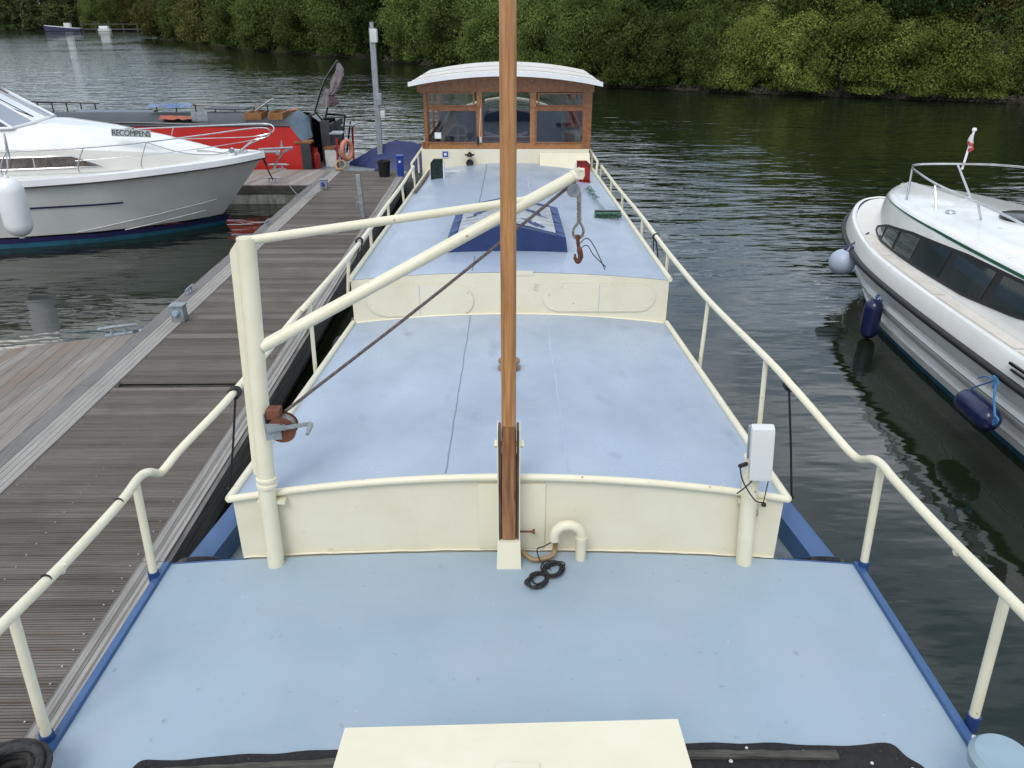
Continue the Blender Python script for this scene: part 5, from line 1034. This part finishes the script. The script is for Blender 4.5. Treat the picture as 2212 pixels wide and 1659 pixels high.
# ================================================================== RIGHT CRUISER (bow away from us)
RCX, RCY = 6.62, 14.05
rc_ = thing('motor_cruiser', 'white cruiser with green stripe, curved dark window band and pulpit moored at the right', 'boat', (RCX, RCY, 0), R(-90))
S = [0, .12, .5, 1.1, 2.0, 3.2, 5.0, 7.5, 11]; HB = [.02, .34, .66, .95, 1.20, 1.42, 1.54, 1.58, 1.58]
def hb(s): return float(np.interp(s, S, HB))
ST_ = spl([(a, b_, 0) for a, b_ in zip(S, HB)], 3)
def shr(x): return .20*max(0, 1-x/3.2)**2
def rsecs(prof, both=True, sm=True):
    """prof: list of (outward offset, aft shift, z)"""
    mb = MB()
    for sg in (-1, 1):
        mb.loft([[(p.x+sh*max(0, 1-p.x/3.5), sg*max(.0, p.y+of*min(1, .25+p.x)), z+shr(p.x)*min(1, max(0, z/.8))) for of, sh, z in prof] for p in ST_], sm)
    return mb
build('hull', rsecs([(0, .0, .78), (-.03, .25, .62), (-.10, .45, .50), (-.055, .48, .47), (-.06, .52, .43), (-.13, .7, .33), (-.20, .9, .20), (-.16, .92, .185), (-.20, 1.1, .06)], sm=False), 'gel', rc_)
build('antifouling', rsecs([(-.195, 1.08, .075), (-.30, 1.4, -.25)]), 'teal', rc_)
mb = rsecs([(-.058, .485, .472), (-.052, .49, .466), (-.058, .50, .455)]); build('hull_line', mb, mat('line_brown', (.10, .08, .07), rough=.5), rc_)
mb = MB()
for sg in (-1, 1): mb.tube([(p.x-.03*max(0, 1-p.x), sg*(p.y+.03), .80+shr(p.x)) for p in ST_], .042, 10)
build('rubbing_rail', mb, 'black', rc_)
build('bulwark', rsecs([(-.0, .0, .82), (-.03, .03, .98), (-.06, .06, 1.03), (-.10, .09, 1.04), (-.12, .11, 1.02)], sm=False), 'gel', rc_)
mb = MB(); mb.loft([[(p.x+.11, x*max(0, p.y-.11), 1.015+shr(p.x)) for x in np.linspace(-1, 1, 9)] for p in ST_], False); build('deck', mb, 'gelcream', rc_)
for sg in (-1, 1):
    for k in range(4):
        s0 = 1.5+k*1.75; mb = MB(); mb.loft([[(s, sg*(hb(s)-.16), 1.021+shr(s)), (s, sg*(hb(s)-.32), 1.021+shr(s))] for s in np.linspace(s0, s0+1.68, 8)], False); build('side_walkway', mb, 'beige', rc_)
CS = [(.85, .30), (1.3, .60), (1.9, .84), (2.6, 1.00), (3.6, 1.13), (5.0, 1.20), (7, 1.23), (11, 1.23)]; CP = spl([(a, b_, 0) for a, b_ in CS], 4)
mb = MB()
for sg in (-1, 1):
    mb.loft([[(p.x, sg*p.y, 1.0), (p.x+.03, sg*(p.y-.01), 1.10), (p.x+.12, sg*(p.y-.08), 1.52+.02*min(p.x, 4)), (p.x+.15, sg*(p.y-.11), 1.58+.02*min(p.x, 4)), (p.x+.2, sg*(p.y-.19), 1.62+.02*min(p.x, 4)), (p.x+.2, sg*0, 1.66+.03*min(p.x, 4))] for p in CP])
mb.loft([[(CP[0].x, .3*x, 1.0), (CP[0].x+.12, .22*x, 1.54), (CP[0].x+.2, .12*x, 1.66)] for x in (-1, 0, 1)], False); build('cabin', mb, 'gel', rc_)
def cs(s, z, off=.006):
    y = float(np.interp(s, [p.x for p in CP], [p.y for p in CP])); q = (z-1.10)/.45; return Vector((s+.03+.09*q, -(y-.01-.07*q+off), z))
# window band: outline then panes
bt_ = lambda s: float(np.interp(s, [1.9, 2.4, 3.5, 5.2, 6.2, 7.2], [1.12, 1.06, 1.08, 1.12, 1.22, 1.42])); tp2 = lambda s: float(np.interp(s, [1.9, 2.4, 3.4, 4.9, 7.5], [1.14, 1.29, 1.43, 1.54, 1.60]))
mb = MB(); SS = np.linspace(1.92, 7.2, 40); mb.loft([[cs(s, max(bt_(s)-.02, 0), .010), cs(s, max(tp2(s)+.02, bt_(s)), .010)] for s in SS], False); build('window_surround', mb, 'black', rc_)
for s0, s1 in ((2.08, 2.42), (2.50, 3.0), (3.1, 3.7), (3.82, 4.55), (4.7, 5.55), (5.7, 6.8)):
    mb = MB(); mb.loft([[cs(s, bt_(s)+.025, .016), cs(s, max(tp2(s)-.02, bt_(s)+.03), .016)] for s in np.linspace(s0, s1, 6)], False); build('side_window', mb, 'darkglass', rc_)
mb = MB(); mb.loft([[cs(s, 1.575+.018*min(s, 4)-.015, .012), cs(s, 1.575+.018*min(s, 4)-.015-(.006+.010*min(3, s-1.4)), .012)] for s in np.linspace(1.4, 10.8, 30)], False); build('green_stripe', mb, 'dkgreen', rc_)
# roof hatch
mb = MB(); mb.lathe([(0, 0), (.36, 0), (.36, .035), (.33, .045), (0, .045)], (4.1, .12, 1.765), n=28); build('deck_hatch', mb, 'blackgl', rc_)
mb = MB(); mb.lathe([(0, 0), (.07, 0), (.06, .02), (0, .02)], (3.5, -.6, 1.72), n=16); build('roof_vent', mb, 'steel', rc_)
# pulpit rail
def W2L(p): return Vector((RCY-p.y, p.x-RCX, p.z))
mb = MB(); nr = [Px(2240, 500, 5.85), Px(2165, 462, 5.86), Px(2080, 424, 5.92), Px(2020, 396, 6.0), Px(1985, 374, 6.12), Px(1971, 362, 6.3)]
fr2 = [Py(1985, 355, 12.3), Py(2070, 354, 12.2), Py(2150, 356, 11.9), Py(2240, 364, 11.2)]
top = [W2L(p) for p in nr+fr2]; mb.tube(spl(top, 6), .016, 8)
for tpp, (u1, v1) in ((nr[5], (1957, 442)), (nr[3], (2022, 464)), (Px(2112, 438, 5.9), (2122, 488))): mb.tube([W2L(tpp), W2L(Pz(u1, v1, 1.62))], .016, 8)
a = Py(2069, 356, 12.2); mb.tube([W2L(a), W2L(Pz(2098, 430, 1.66))], .016, 8); build('pulpit_rail', mb, 'steel', rc_)
mb = MB(); a = Py(2078, 366, 12.2); c = Py(2105, 280, 12.2); mb.tube([W2L(a), W2L(c)], .018, 8); mb.lathe([(0, -.03), (.03, -.02), (.035, 0), (.03, .02), (0, .03)], W2L(c), n=10); build('flagstaff', mb, 'white', rc_)
mb = MB(); P = [W2L(Py(u, v, 12.18)) for u, v in ((2101, 290), (2096, 305), (2098, 318), (2093, 328))]; mb.tube(spl(P, 3), [.02, .03, .035, .04, .045, .03, .03, .045, .03, .02], 7); build('furled_flag', mb, mat('flag_cloth', (.6, .58, .58), (.45, .05, .06), .8, 9, lo=.5, hi=.53), rc_)
mb = MB(); a = W2L(Py(1957, 436, 12.7)); 
for sg in (-1, 1): mb.add([a+Vector((-.15, 0, -.08)), a+Vector((0, sg*.34, -.02)), a+Vector((.08, sg*.22, -.12))], [(0, 1, 2)])
mb.add([a+Vector((0, -.01, -.1)), a+Vector((-.1, -.02, .16)), a+Vector((.1, -.02, -.05))], [(0, 1, 2)]); build('anchor', mb, 'galv', rc_)
mb = MB(); mb.bar((.55, -.35, 1.05), (.62, -.25, 1.05), .05, .03); mb.tube([(.6, -.3, 1.07), (1.1, .1, 1.08)], .01, 5); build('bow_cleat', mb, 'steel', rc_)
mb = MB(); p_ = Py(2190, 812, 7.0); lx = RCY-7.1; mb.box(lx-.02, lx+.25, -1.60, -1.575, .96, .985); mb.box(lx+.03, lx+.35, -1.60, -1.578, .91, .93); build('hull_lettering', mb, 'blackgl', rc_)
# its fenders
fc = Py(1819, 566, 11.9); fn = thing('fender', 'pale grey-blue ball fender hanging at the bow of the right cruiser', 'fender', fc-Vector((0, 0, .2)))
mb = MB(); r_ = .205; d = Vector((.35, 0, 1)).normalized(); mb.lathe([(0, -r_)]+[(r_*math.sin(q), -r_*math.cos(q)) for q in np.linspace(.2, 2.4, 12)]+[(r_*.42, r_*.95), (r_*.25, r_*1.2), (0, r_*1.2)], fc, d, 24); build('fender_body', mb, 'greyfender', fn)
mb = MB(); mb.lathe([(.10, 0), (.07, .05), (.055, .10), (0, .11)], fc+d*r_*.88, d, 14); mb.tube([fc+d*.3, fc+Vector((.38, .1, .45))], .012, 6); build('fender_neck', mb, 'bluefender', fn)
a, c = Py(1887, 665, 10.2), Py(1877, 712, 10.2); fn = thing('fender', 'upright navy fender hanging near the bow of the right cruiser', 'fender', c)
build('fender_body', capsule(c, a, .125), 'bluefender', fn); mb = MB(); e = a+Vector((0, 0, .13)); mb.tube([e, Py(1893, 640, 10.4), Py(1908, 632, 10.5)], .010, 6); mb.tube(spl([e+Vector((.05, 0, 0)), Py(1905, 652, 10.3), Py(1904, 634, 10.4), Py(1894, 645, 10.3), e], 4), .010, 6); build('fender_rope', mb, 'ropeblue', fn)
a, c = Px(2092, 868, 4.86), Px(2132, 903, 4.86); fn = thing('fender', 'slanting navy fender with blue knotted rope amidships on the right cruiser', 'fender', c)
build('fender_body', capsule(c, a, .135), 'bluefender', fn); mb = MB(); mb.tube([Px(2083, 862, 4.93), Px(2100, 838, 4.93), Px(2148, 822, 4.93)], .009, 6); mb.tube([Px(2152, 820, 4.93), Px(2147, 860, 4.86), Px(2150, 910, 4.78)], .012, 6); mb.tube(spl([Px(2146, 812, 4.93), Px(2156, 825, 4.93), Px(2146, 838, 4.9), Px(2152, 815, 4.9)], 4), .012, 6); mb.tube(spl([Px(2112, 817, 4.9), Px(2130, 813, 4.9), Px(2148, 820, 4.9)], 4), .007, 6)
mb.tube(spl([Px(2148, 895, 4.78), Px(2156, 908, 4.78), Px(2145, 918, 4.78), Px(2150, 900, 4.78)], 4), .012, 6); build('fender_rope', mb, 'ropeblue', fn)
# barge-side fenders in the gap
for (u, v, z, lab) in ((728, 712, .55, 'black tyre-like fender with blue centre between barge and walkway'), (470, 1130, .9, 'dark round fender tucked under the blue gunwale at the left')):
    c = Px(u, v, -1.98 if v < 900 else -2.12)-Vector((-.04, 0, .22)); fn = thing('fender', lab, 'fender', c-Vector((0, 0, .3)))
    mb = MB(); mb.lathe([(.03, -.07), (.10, -.07), (.13, -.04), (.13, .04), (.10, .07), (.03, .07)], c, (.9, -.35, .1), 20); build('fender_body', mb, 'black', fn)
    mb = MB(); mb.lathe([(0, -.08), (.04, -.08), (.04, .08), (0, .08)], c, (.9, -.35, .1), 14); build('fender_core', mb, 'bluefender' if v > 900 else 'bluebox', fn)

# ================================================================== RED NARROWBOAT
nbt = thing('narrowboat', 'red narrowboat with dark cluttered roof moored behind the far finger pontoon', 'boat', (-9, 22.6, 0))
YN, YF = 21.62, 24.3; XE = -5.55
e1 = Py(626, 274, YN); e2 = Py(650, 306, YN); e3 = Py(655, 366, YN)
zr_ = e1.z
mb = MB(); poly = [(-22, .30), (-22, zr_+.02), (e1.x, zr_), (e2.x, e2.z), (e3.x, .2)]; n_ = len(poly)
mb.add([(x, YN, z) for x, z in poly]+[(x, YN+.05, z) for x, z in poly], [tuple(range(n_)), tuple(range(n_, 2*n_))[::-1]]+[(i, (i+1) % n_, n_+(i+1) % n_, n_+i) for i in range(n_)])
mb.add([(x, YF, z) for x, z in poly]+[(x, YF-.05, z) for x, z in poly], [tuple(range(n_)), tuple(range(n_, 2*n_))[::-1]]+[(i, (i+1) % n_, n_+(i+1) % n_, n_+i) for i in range(n_)]); build('cabin_side', mb, 'redhull', nbt)
mb = MB(); secs = [[(x, YN-.03+(YF-YN+.06)*q, zr_+.02+.20*(1-(2*q-1)**2)) for q in np.linspace(0, 1, 9)] for x in np.linspace(-22, e1.x, 9)]; mb.loft(secs, True); build('cabin_roof', mb, 'dkroof', nbt)
mb = MB(); mb.box(-22, XE+1.7, YN-.10, YF+.1, -.3, .33); mb.loft([[(XE+1.7, YN-.1, .33), (XE+1.7, YN-.1, -.3), (XE+1.7, YF+.1, -.3), (XE+1.7, YF+.1, .33)], [(XE+2.5, YN+.6, .36), (XE+2.4, YN+.6, -.1), (XE+2.4, YF-.6, -.1), (XE+2.5, YF-.6, .36)]], False, False, True, True); build('hull', mb, 'blackgl', nbt)
mb = MB(); mb.box(e2.x-.1, XE+1.75, YN-.03, YF, .345, .37); build('stern_deck', mb, 'tread', nbt)
mb = MB(); a = Py(656, 305, YN+.02); mb.box(e2.x-.02, e2.x+.22, YN-.02, YN+.1, .35, a.z-.06); build('stern_locker', mb, 'dkroof', nbt); mb = MB(); mb.box(e2.x+.35, e2.x+.6, YN+.9, YN+1.0, .35, zr_+.05); mb.box(e2.x+.55, e2.x+.62, YN+1.0, YF, .35, zr_-.05); build('doorway_panel', mb, 'dkroof', nbt)
mb = MB(); mb.box(e2.x-.18, e2.x+.27, YN-.03, YN+.35, a.z-.06, a.z, None, .01); build('locker_top', mb, 'ochre', nbt)
# cabin end panel: blue-grey scuttle, doors
mb = MB(); mb.add([(e1.x-.02, YN+.02, zr_), (e2.x+.02, YN+.02, e2.z), (e2.x+.12, YN+.85, e2.z), (e2.x+.10, YN+1.0, zr_+.10), (e1.x+.02, YN+.95, zr_+.36), (e1.x-.02, YN+.3, zr_+.22)], [(0, 1, 2, 3, 4, 5)]); build('cabin_end_panel', mb, 'panelbl', nbt)
mb = MB(); mb.box(e2.x+.10, e2.x+.14, YN+.85, YN+1.7, .37, zr_+.22); mb.box(e2.x+.14, e2.x+.62, YN+1.66, YN+1.7, .37, zr_+.05); mb.loft([[(e2.x+.12, YN+.86, zr_+.2), (e2.x+.12, YN+1.7, zr_+.2)], [(e2.x+.64, YN+1.5, zr_-.35), (e2.x+.64, YN+1.7, zr_-.35)]], False); build('cabin_door', mb, 'blackgl', nbt)
p = Py(681, 336, 22.0); gb = thing('gas_bottle', 'red gas bottle standing on the narrowboat stern deck', 'gas bottle', (p.x, 22.0, .37))
mb = MB(); mb.lathe([(0, 0), (.12, 0), (.13, .03), (.13, .36), (.11, .42), (.05, .46), (0, .46)], (p.x, 22.0, .37), n=20); build('cylinder', mb, 'red', gb); mb = MB(); mb.lathe([(.085, 0), (.085, .12), (.075, .12), (.075, 0)], (p.x, 22.0, .80), n=14); build('collar', mb, 'red', gb)
p = Py(718, 340, 22.3); mb = MB(); mb.box(p.x-.18, p.x+.17, 22.2, 22.6, .37, .85, None, .02); o = tag(build('storage_box', mb, 'lamp'), 'white box with brown lid on the narrowboat stern deck', 'box'); mb = MB(); mb.box(p.x-.2, p.x+.19, 22.18, 22.62, .852, .90); 
ch = build('lid', mb, 'mahog', o)
# stern rails, seats
mb = MB()
for u, v0, v1, y_ in ((727, 297, 366, 21.75), (761, 270, 345, 23.3)): a, c = Py(u, v0, y_), Py(u+3, v1, y_); mb.tube([a, c], .03, 8)
build('stern_post', mb, 'red', nbt)
mb = MB()
for u, v0, v1, y_ in ((739, 247, 350, 22.2), (751, 262, 330, 23.2)): a, c = Py(u+6, v0, y_), Py(u-2, v1, y_); mb.tube([a, c], .025, 8)
mb.tube([Py(704, 246, 22.9), Py(742, 248, 22.9), Py(747, 253, 22.6)], .03, 8); mb.tube([Py(737, 298, 21.9), Py(724, 322, 21.8), Py(733, 338, 21.8)], .02, 6); build('tiller_rail', mb, 'blackgl', nbt)
mb = MB(); a = Py(729, 289, 21.9); mb.box(a.x-.2, a.x+.15, 21.75, 22.3, a.z, a.z+.03); a = Py(753, 271, 23.1); mb.box(a.x-.18, a.x+.18, 22.9, 23.5, a.z, a.z+.03); build('seat_board', mb, 'galv', nbt)
c = Py(749, 324, 21.95); mb = MB(); P = [(c.x+.10*math.cos(q)*1.0, 21.95+.15*math.cos(q), c.z+.24*math.sin(q)) for q in np.linspace(0, 2*math.pi, 25)[:-1]]; mb.tube(P, .065, 10, closed=True); tag(build('lifebuoy', mb, 'pink'), 'faded orange lifebuoy hung on the narrowboat stern rail', 'lifebuoy')
mb = MB()
for k in range(3):
    c = Py(736, 356, 21.6+.03*k); P = [(c.x+(.13+.01*k)*math.cos(q), 21.6+.1*math.sin(q), c.z+(.10+.01*k)*math.sin(q)) for q in np.linspace(0, 2*math.pi, 17)[:-1]]; mb.tube(P, .02, 6, closed=True)
tag(build('rope_coil', mb, mat('tan_rope', (.42, .30, .16), rough=.9)), 'tan rope coil hanging at the narrowboat stern post', 'rope')
# roof clutter
def onroof(u, v, y_): return Py(u, v, y_)
sol = thing('solar_panel', 'large tilted dark solar panel on the narrowboat roof', 'solar panel', (-11.6, 22.6, zr_+.2))
a, b_, c, d = Py(148, 262, 22.1), Py(298, 264, 22.1), Py(335, 238, 23.6), Py(168, 236, 23.6)
mb = MB(); mb.add([a, b_, c, d]+[q-Vector((0, 0, .04)) for q in (a, b_, c, d)], [(0, 1, 2, 3), (7, 6, 5, 4), (0, 1, 5, 4), (1, 2, 6, 5), (2, 3, 7, 6), (3, 0, 4, 7)]); build('panel', mb, mat('solar_glass', (.10, .12, .125), (.08, .09, .10), .15, 3), sol)
mb = MB()
for q in (a, b_, c, d): mb.tube([q, Vector((q.x, q.y, zr_+.05))], .03, 6)
build('panel_leg', mb, 'blackgl', sol)
mb = MB()
for (u0, v0, u1, v1, y_) in ((40, 219, 213, 223, 24.2), (325, 225, 560, 230, 24.2), (30, 262, 330, 266, 21.75), (330, 266, 560, 272, 21.75)):
    a, c = Py(u0, v0, y_), Py(u1, v1, y_); mb.tube([a, c], .022, 6)
    for q in np.linspace(.05, .95, 6): r_ = a.lerp(c, q); mb.tube([r_, Vector((r_.x, r_.y, zr_+.02))], .02, 6)
build('roof_handrail', mb, 'blackgl', nbt)
mb = MB(); mb.bar(Py(455, 232, 23.6), Py(537, 234, 23.6), .9, .03); tag(build('solar_panel', mb, 'dkroof'), 'thin flat dark solar panel near the wooden roof boxes', 'solar panel')
mb = MB(); secs = []
random.seed(4)
for i in range(9): x = Py(320+i*12, 238, 22.9).x; secs.append([(x, 22.7+.15*j, zr_+.36+.05*math.sin(j*.8)+random.uniform(0, .07)) for j in range(5)])
mb.loft(secs); tag(build('blue_sheet', mb, 'bluecloth'), 'crumpled pale blue sheet on the narrowboat roof', 'cloth')
mb = MB(); c = Py(385, 254, 22.0); secs = []
for i in range(8): secs.append([(c.x-.45+i*.13, 21.8+.13*j, zr_+.14+.07*math.sin(j)+random.uniform(0, .07)) for j in range(4)])
mb.loft(secs); tag(build('orange_bundle', mb, 'orange'), 'small orange bundle beside the blue sheet on the narrowboat roof', 'cloth')
c = Py(431, 251, 21.75); mb = MB(); mb.box(c.x-.22, c.x+.22, 21.74, 21.77, c.z-.13, c.z+.11, None, .006); tag(build('grey_board', mb, 'galv'), 'blank pale grey board propped at the narrowboat roof edge', 'board')
dish = thing('satellite_dish', 'flat tilted satellite dish panel on the narrowboat roof', 'antenna', Py(584, 240, 22.6))
a = Py(571, 226, 22.6); m_ = Matrix.Translation(a) @ Matrix.Rotation(R(-32), 4, 'Y'); mb = MB(); mb.box(-.27, .27, -.18, .18, -.012, .012, m_, .008); build('dish_panel', mb, 'lamp', dish)
mb = MB(); mb.tube([a+Vector((.07, 0, .0)), Vector((a.x+.09, a.y, zr_+.15))], .018, 8); build('mast', mb, 'blackgl', dish)
for u0, u1, v0, lab in ((530, 566, 244, 'wooden tray box on the narrowboat roof, left of the dish mast'), (580, 612, 244, 'wooden tray box at the stern end of the narrowboat roof')):
    a = Py(u0, 256, 22.1); c = Py(u1, 256, 22.1); z0 = zr_+.13; mb = MB(); 
    for (xa, xb, ya, yb) in ((a.x, c.x, 22.05, 22.09), (a.x, c.x, 22.75, 22.79), (a.x, a.x+.04, 22.09, 22.75), (c.x-.04, c.x, 22.09, 22.75)): mb.box(xa, xb, ya, yb, z0, z0+.18)
    mb.box(a.x+.04, c.x-.04, 22.09, 22.75, z0+.02, z0+.05); tag(build('roof_box', mb, 'ochre'), lab, 'box')
mb = MB(); P = spl([Py(603, 250, 22.9), Py(625, 240, 22.9), Py(645, 236, 22.9)], 4); mb.tube(P, [.05]*9, 8); tag(build('rolled_mat', mb, 'mahog'), 'brown rolled mat on the roof above the narrowboat doorway', 'mat')
# furled parasol
pr = thing('parasol', 'tall furled grey parasol standing on the narrowboat stern', 'parasol', Py(684, 262, 22.8))
b0, b1, b2 = Py(680, 240, 22.6), Py(700, 178, 22.6), Py(729, 131, 22.6)
mb = MB(); mb.tube(spl([b0, b1, b2], 6), .028, 8); mb.tube([Py(696, 300, 22.7), Py(712, 205, 22.65)], .025, 8); mb.tube([Py(680, 240, 22.6), Py(698, 262, 22.7)], .025, 8); build('frame', mb, 'blackgl', pr)
def fold(pts, y_, ym, nm, m_='greycloth'):
    mb = MB(); secs = []
    for (u, v, hw) in pts:
        c = Py(u, v, y_); secs.append([(c.x+hw*math.cos(q)*(1+.35*math.cos(3*q+v)), y_+hw*.5*math.sin(q)*(1+.3*math.sin(5*q)), c.z) for q in np.linspace(0, 2*math.pi, 17)[:-1]])
    mb.loft(secs, True, True, True, True); return build(nm, mb, m_, pr)
fold([(730, 136, .05), (733, 150, .10), (731, 165, .13), (727, 180, .15), (722, 196, .13), (714, 205, .08)], 22.6, 0, 'canopy'); fold([(708, 192, .05), (705, 205, .11), (704, 220, .16), (703, 231, .17)], 22.65, 0, 'canopy'); fold([(714, 200, .03), (717, 212, .09), (722, 221, .12), (716, 229, .10)], 22.62, 0, 'canopy', mat('dark_cloth', (.09, .06, .065), rough=.9))
# mooring lines
mb = MB(); mb.tube(spl([Py(561, 322, 17.6), Py(572, 352, 18.6), Py(589, 388, 19.6)], 5), .018, 6); mb.tube(spl([Py(563, 325, 17.7), Py(568, 340, 18.2), Py(575, 355, 18.8)], 4), [.03]*9, 6); tag(build('mooring_line', mb, 'black'), 'dark mooring line from the left cruiser bow to the far finger cleat', 'rope')
mb = MB(); mb.tube(spl([Pz(604, 362, DZ+.12), Pz(622, 395, DZ+.03), Pz(640, 418, DZ-.1), Pz(660, 428, DZ+.02), Pz(697, 410, DZ+.1)], 5), .010, 6); tag(build('power_cable', mb, 'galv'), 'thin grey cable from the blue-plugged outlet to the far finger cleat', 'cable')
# ================================================================== boats on the far shore
fbt = thing('moored_launch', 'long dark launch with pale deck under the trees of the far shore', 'boat', (-185, 352, 0))
a, c = Pz(100, 66.6, .3), Pz(178, 67.4, .3); ym = 352; xa = Py(98, 66, ym).x; xb = Py(176, 66, ym).x
mb = MB(); mb.loft([[(x, ym-w_, .2), (x, ym-w_, h_), (x, ym+w_, h_), (x, ym+w_, .2)] for x, w_, h_ in ((xa, .3, 2.2), (xa+3, 1.5, 1.9), (xb-3, 1.6, 1.2), (xb, .8, 1.1))], False, True, True, True); build('hull', mb, 'navyband', fbt)
mb = MB(); mb.loft([[(x, ym-w_, h_), (x, ym-w_, h_+.2), (x, ym+w_, h_+.2), (x, ym+w_, h_)] for x, w_, h_ in ((xa, .3, 2.2), (xa+3, 1.4, 1.9), (xb-3, 1.5, 1.2), (xb, .8, 1.1))], False, True, True, True); build('deck', mb, 'lamp', fbt)
mb = MB(); q = Py(146, 60, ym).x; mb.box(q-1, q+1.4, ym-.9, ym+.9, 1.5, 3.2, None, .2); build('cabin', mb, 'lamp', fbt)
ym = 350; q = Py(226, 66, ym).x; fb2 = thing('small_boat', 'small white boat beside the dark landing stage on the far shore', 'boat', (q, ym, 0)); mb = MB(); mb.loft([[(q+x, ym-w_, .1), (q+x, ym-w_*1.1, 1.0), (q+x, ym+w_*1.1, 1.0), (q+x, ym+w_, .1)] for x, w_ in ((-2.4, .7), (0, 1.1), (2.4, .9))], False, True, True, True); build('hull', mb, 'lamp', fb2); mb = MB(); mb.box(q-1.8, q+1.7, ym-.8, ym+.8, 1.01, 2.1, None, .2); build('cabin', mb, 'white', fb2)
ym = 356; xa, xb = Py(182, 66, ym).x, Py(330, 66, ym).x; ls_ = thing('landing_stage', 'dark timber landing stage along the far shore', 'jetty', (xa, ym, 0)); mb = MB(); mb.box(xa, xb, ym-1, ym+1, .5, 1.1); build('platform', mb, 'dkwood', ls_)
for q in np.linspace(xa, xb, 6): mb = MB(); mb.box(q-.2, q+.2, ym-1.3, ym-1.02, -.2, 3.6+random.uniform(-.6, .6)); build('post', mb, 'oldwood', ls_)
mb = MB(); mb.box(xa, xb-6, ym-.95, ym-.8, 2.6, 2.9); build('handrail', mb, 'oldwood', ls_)
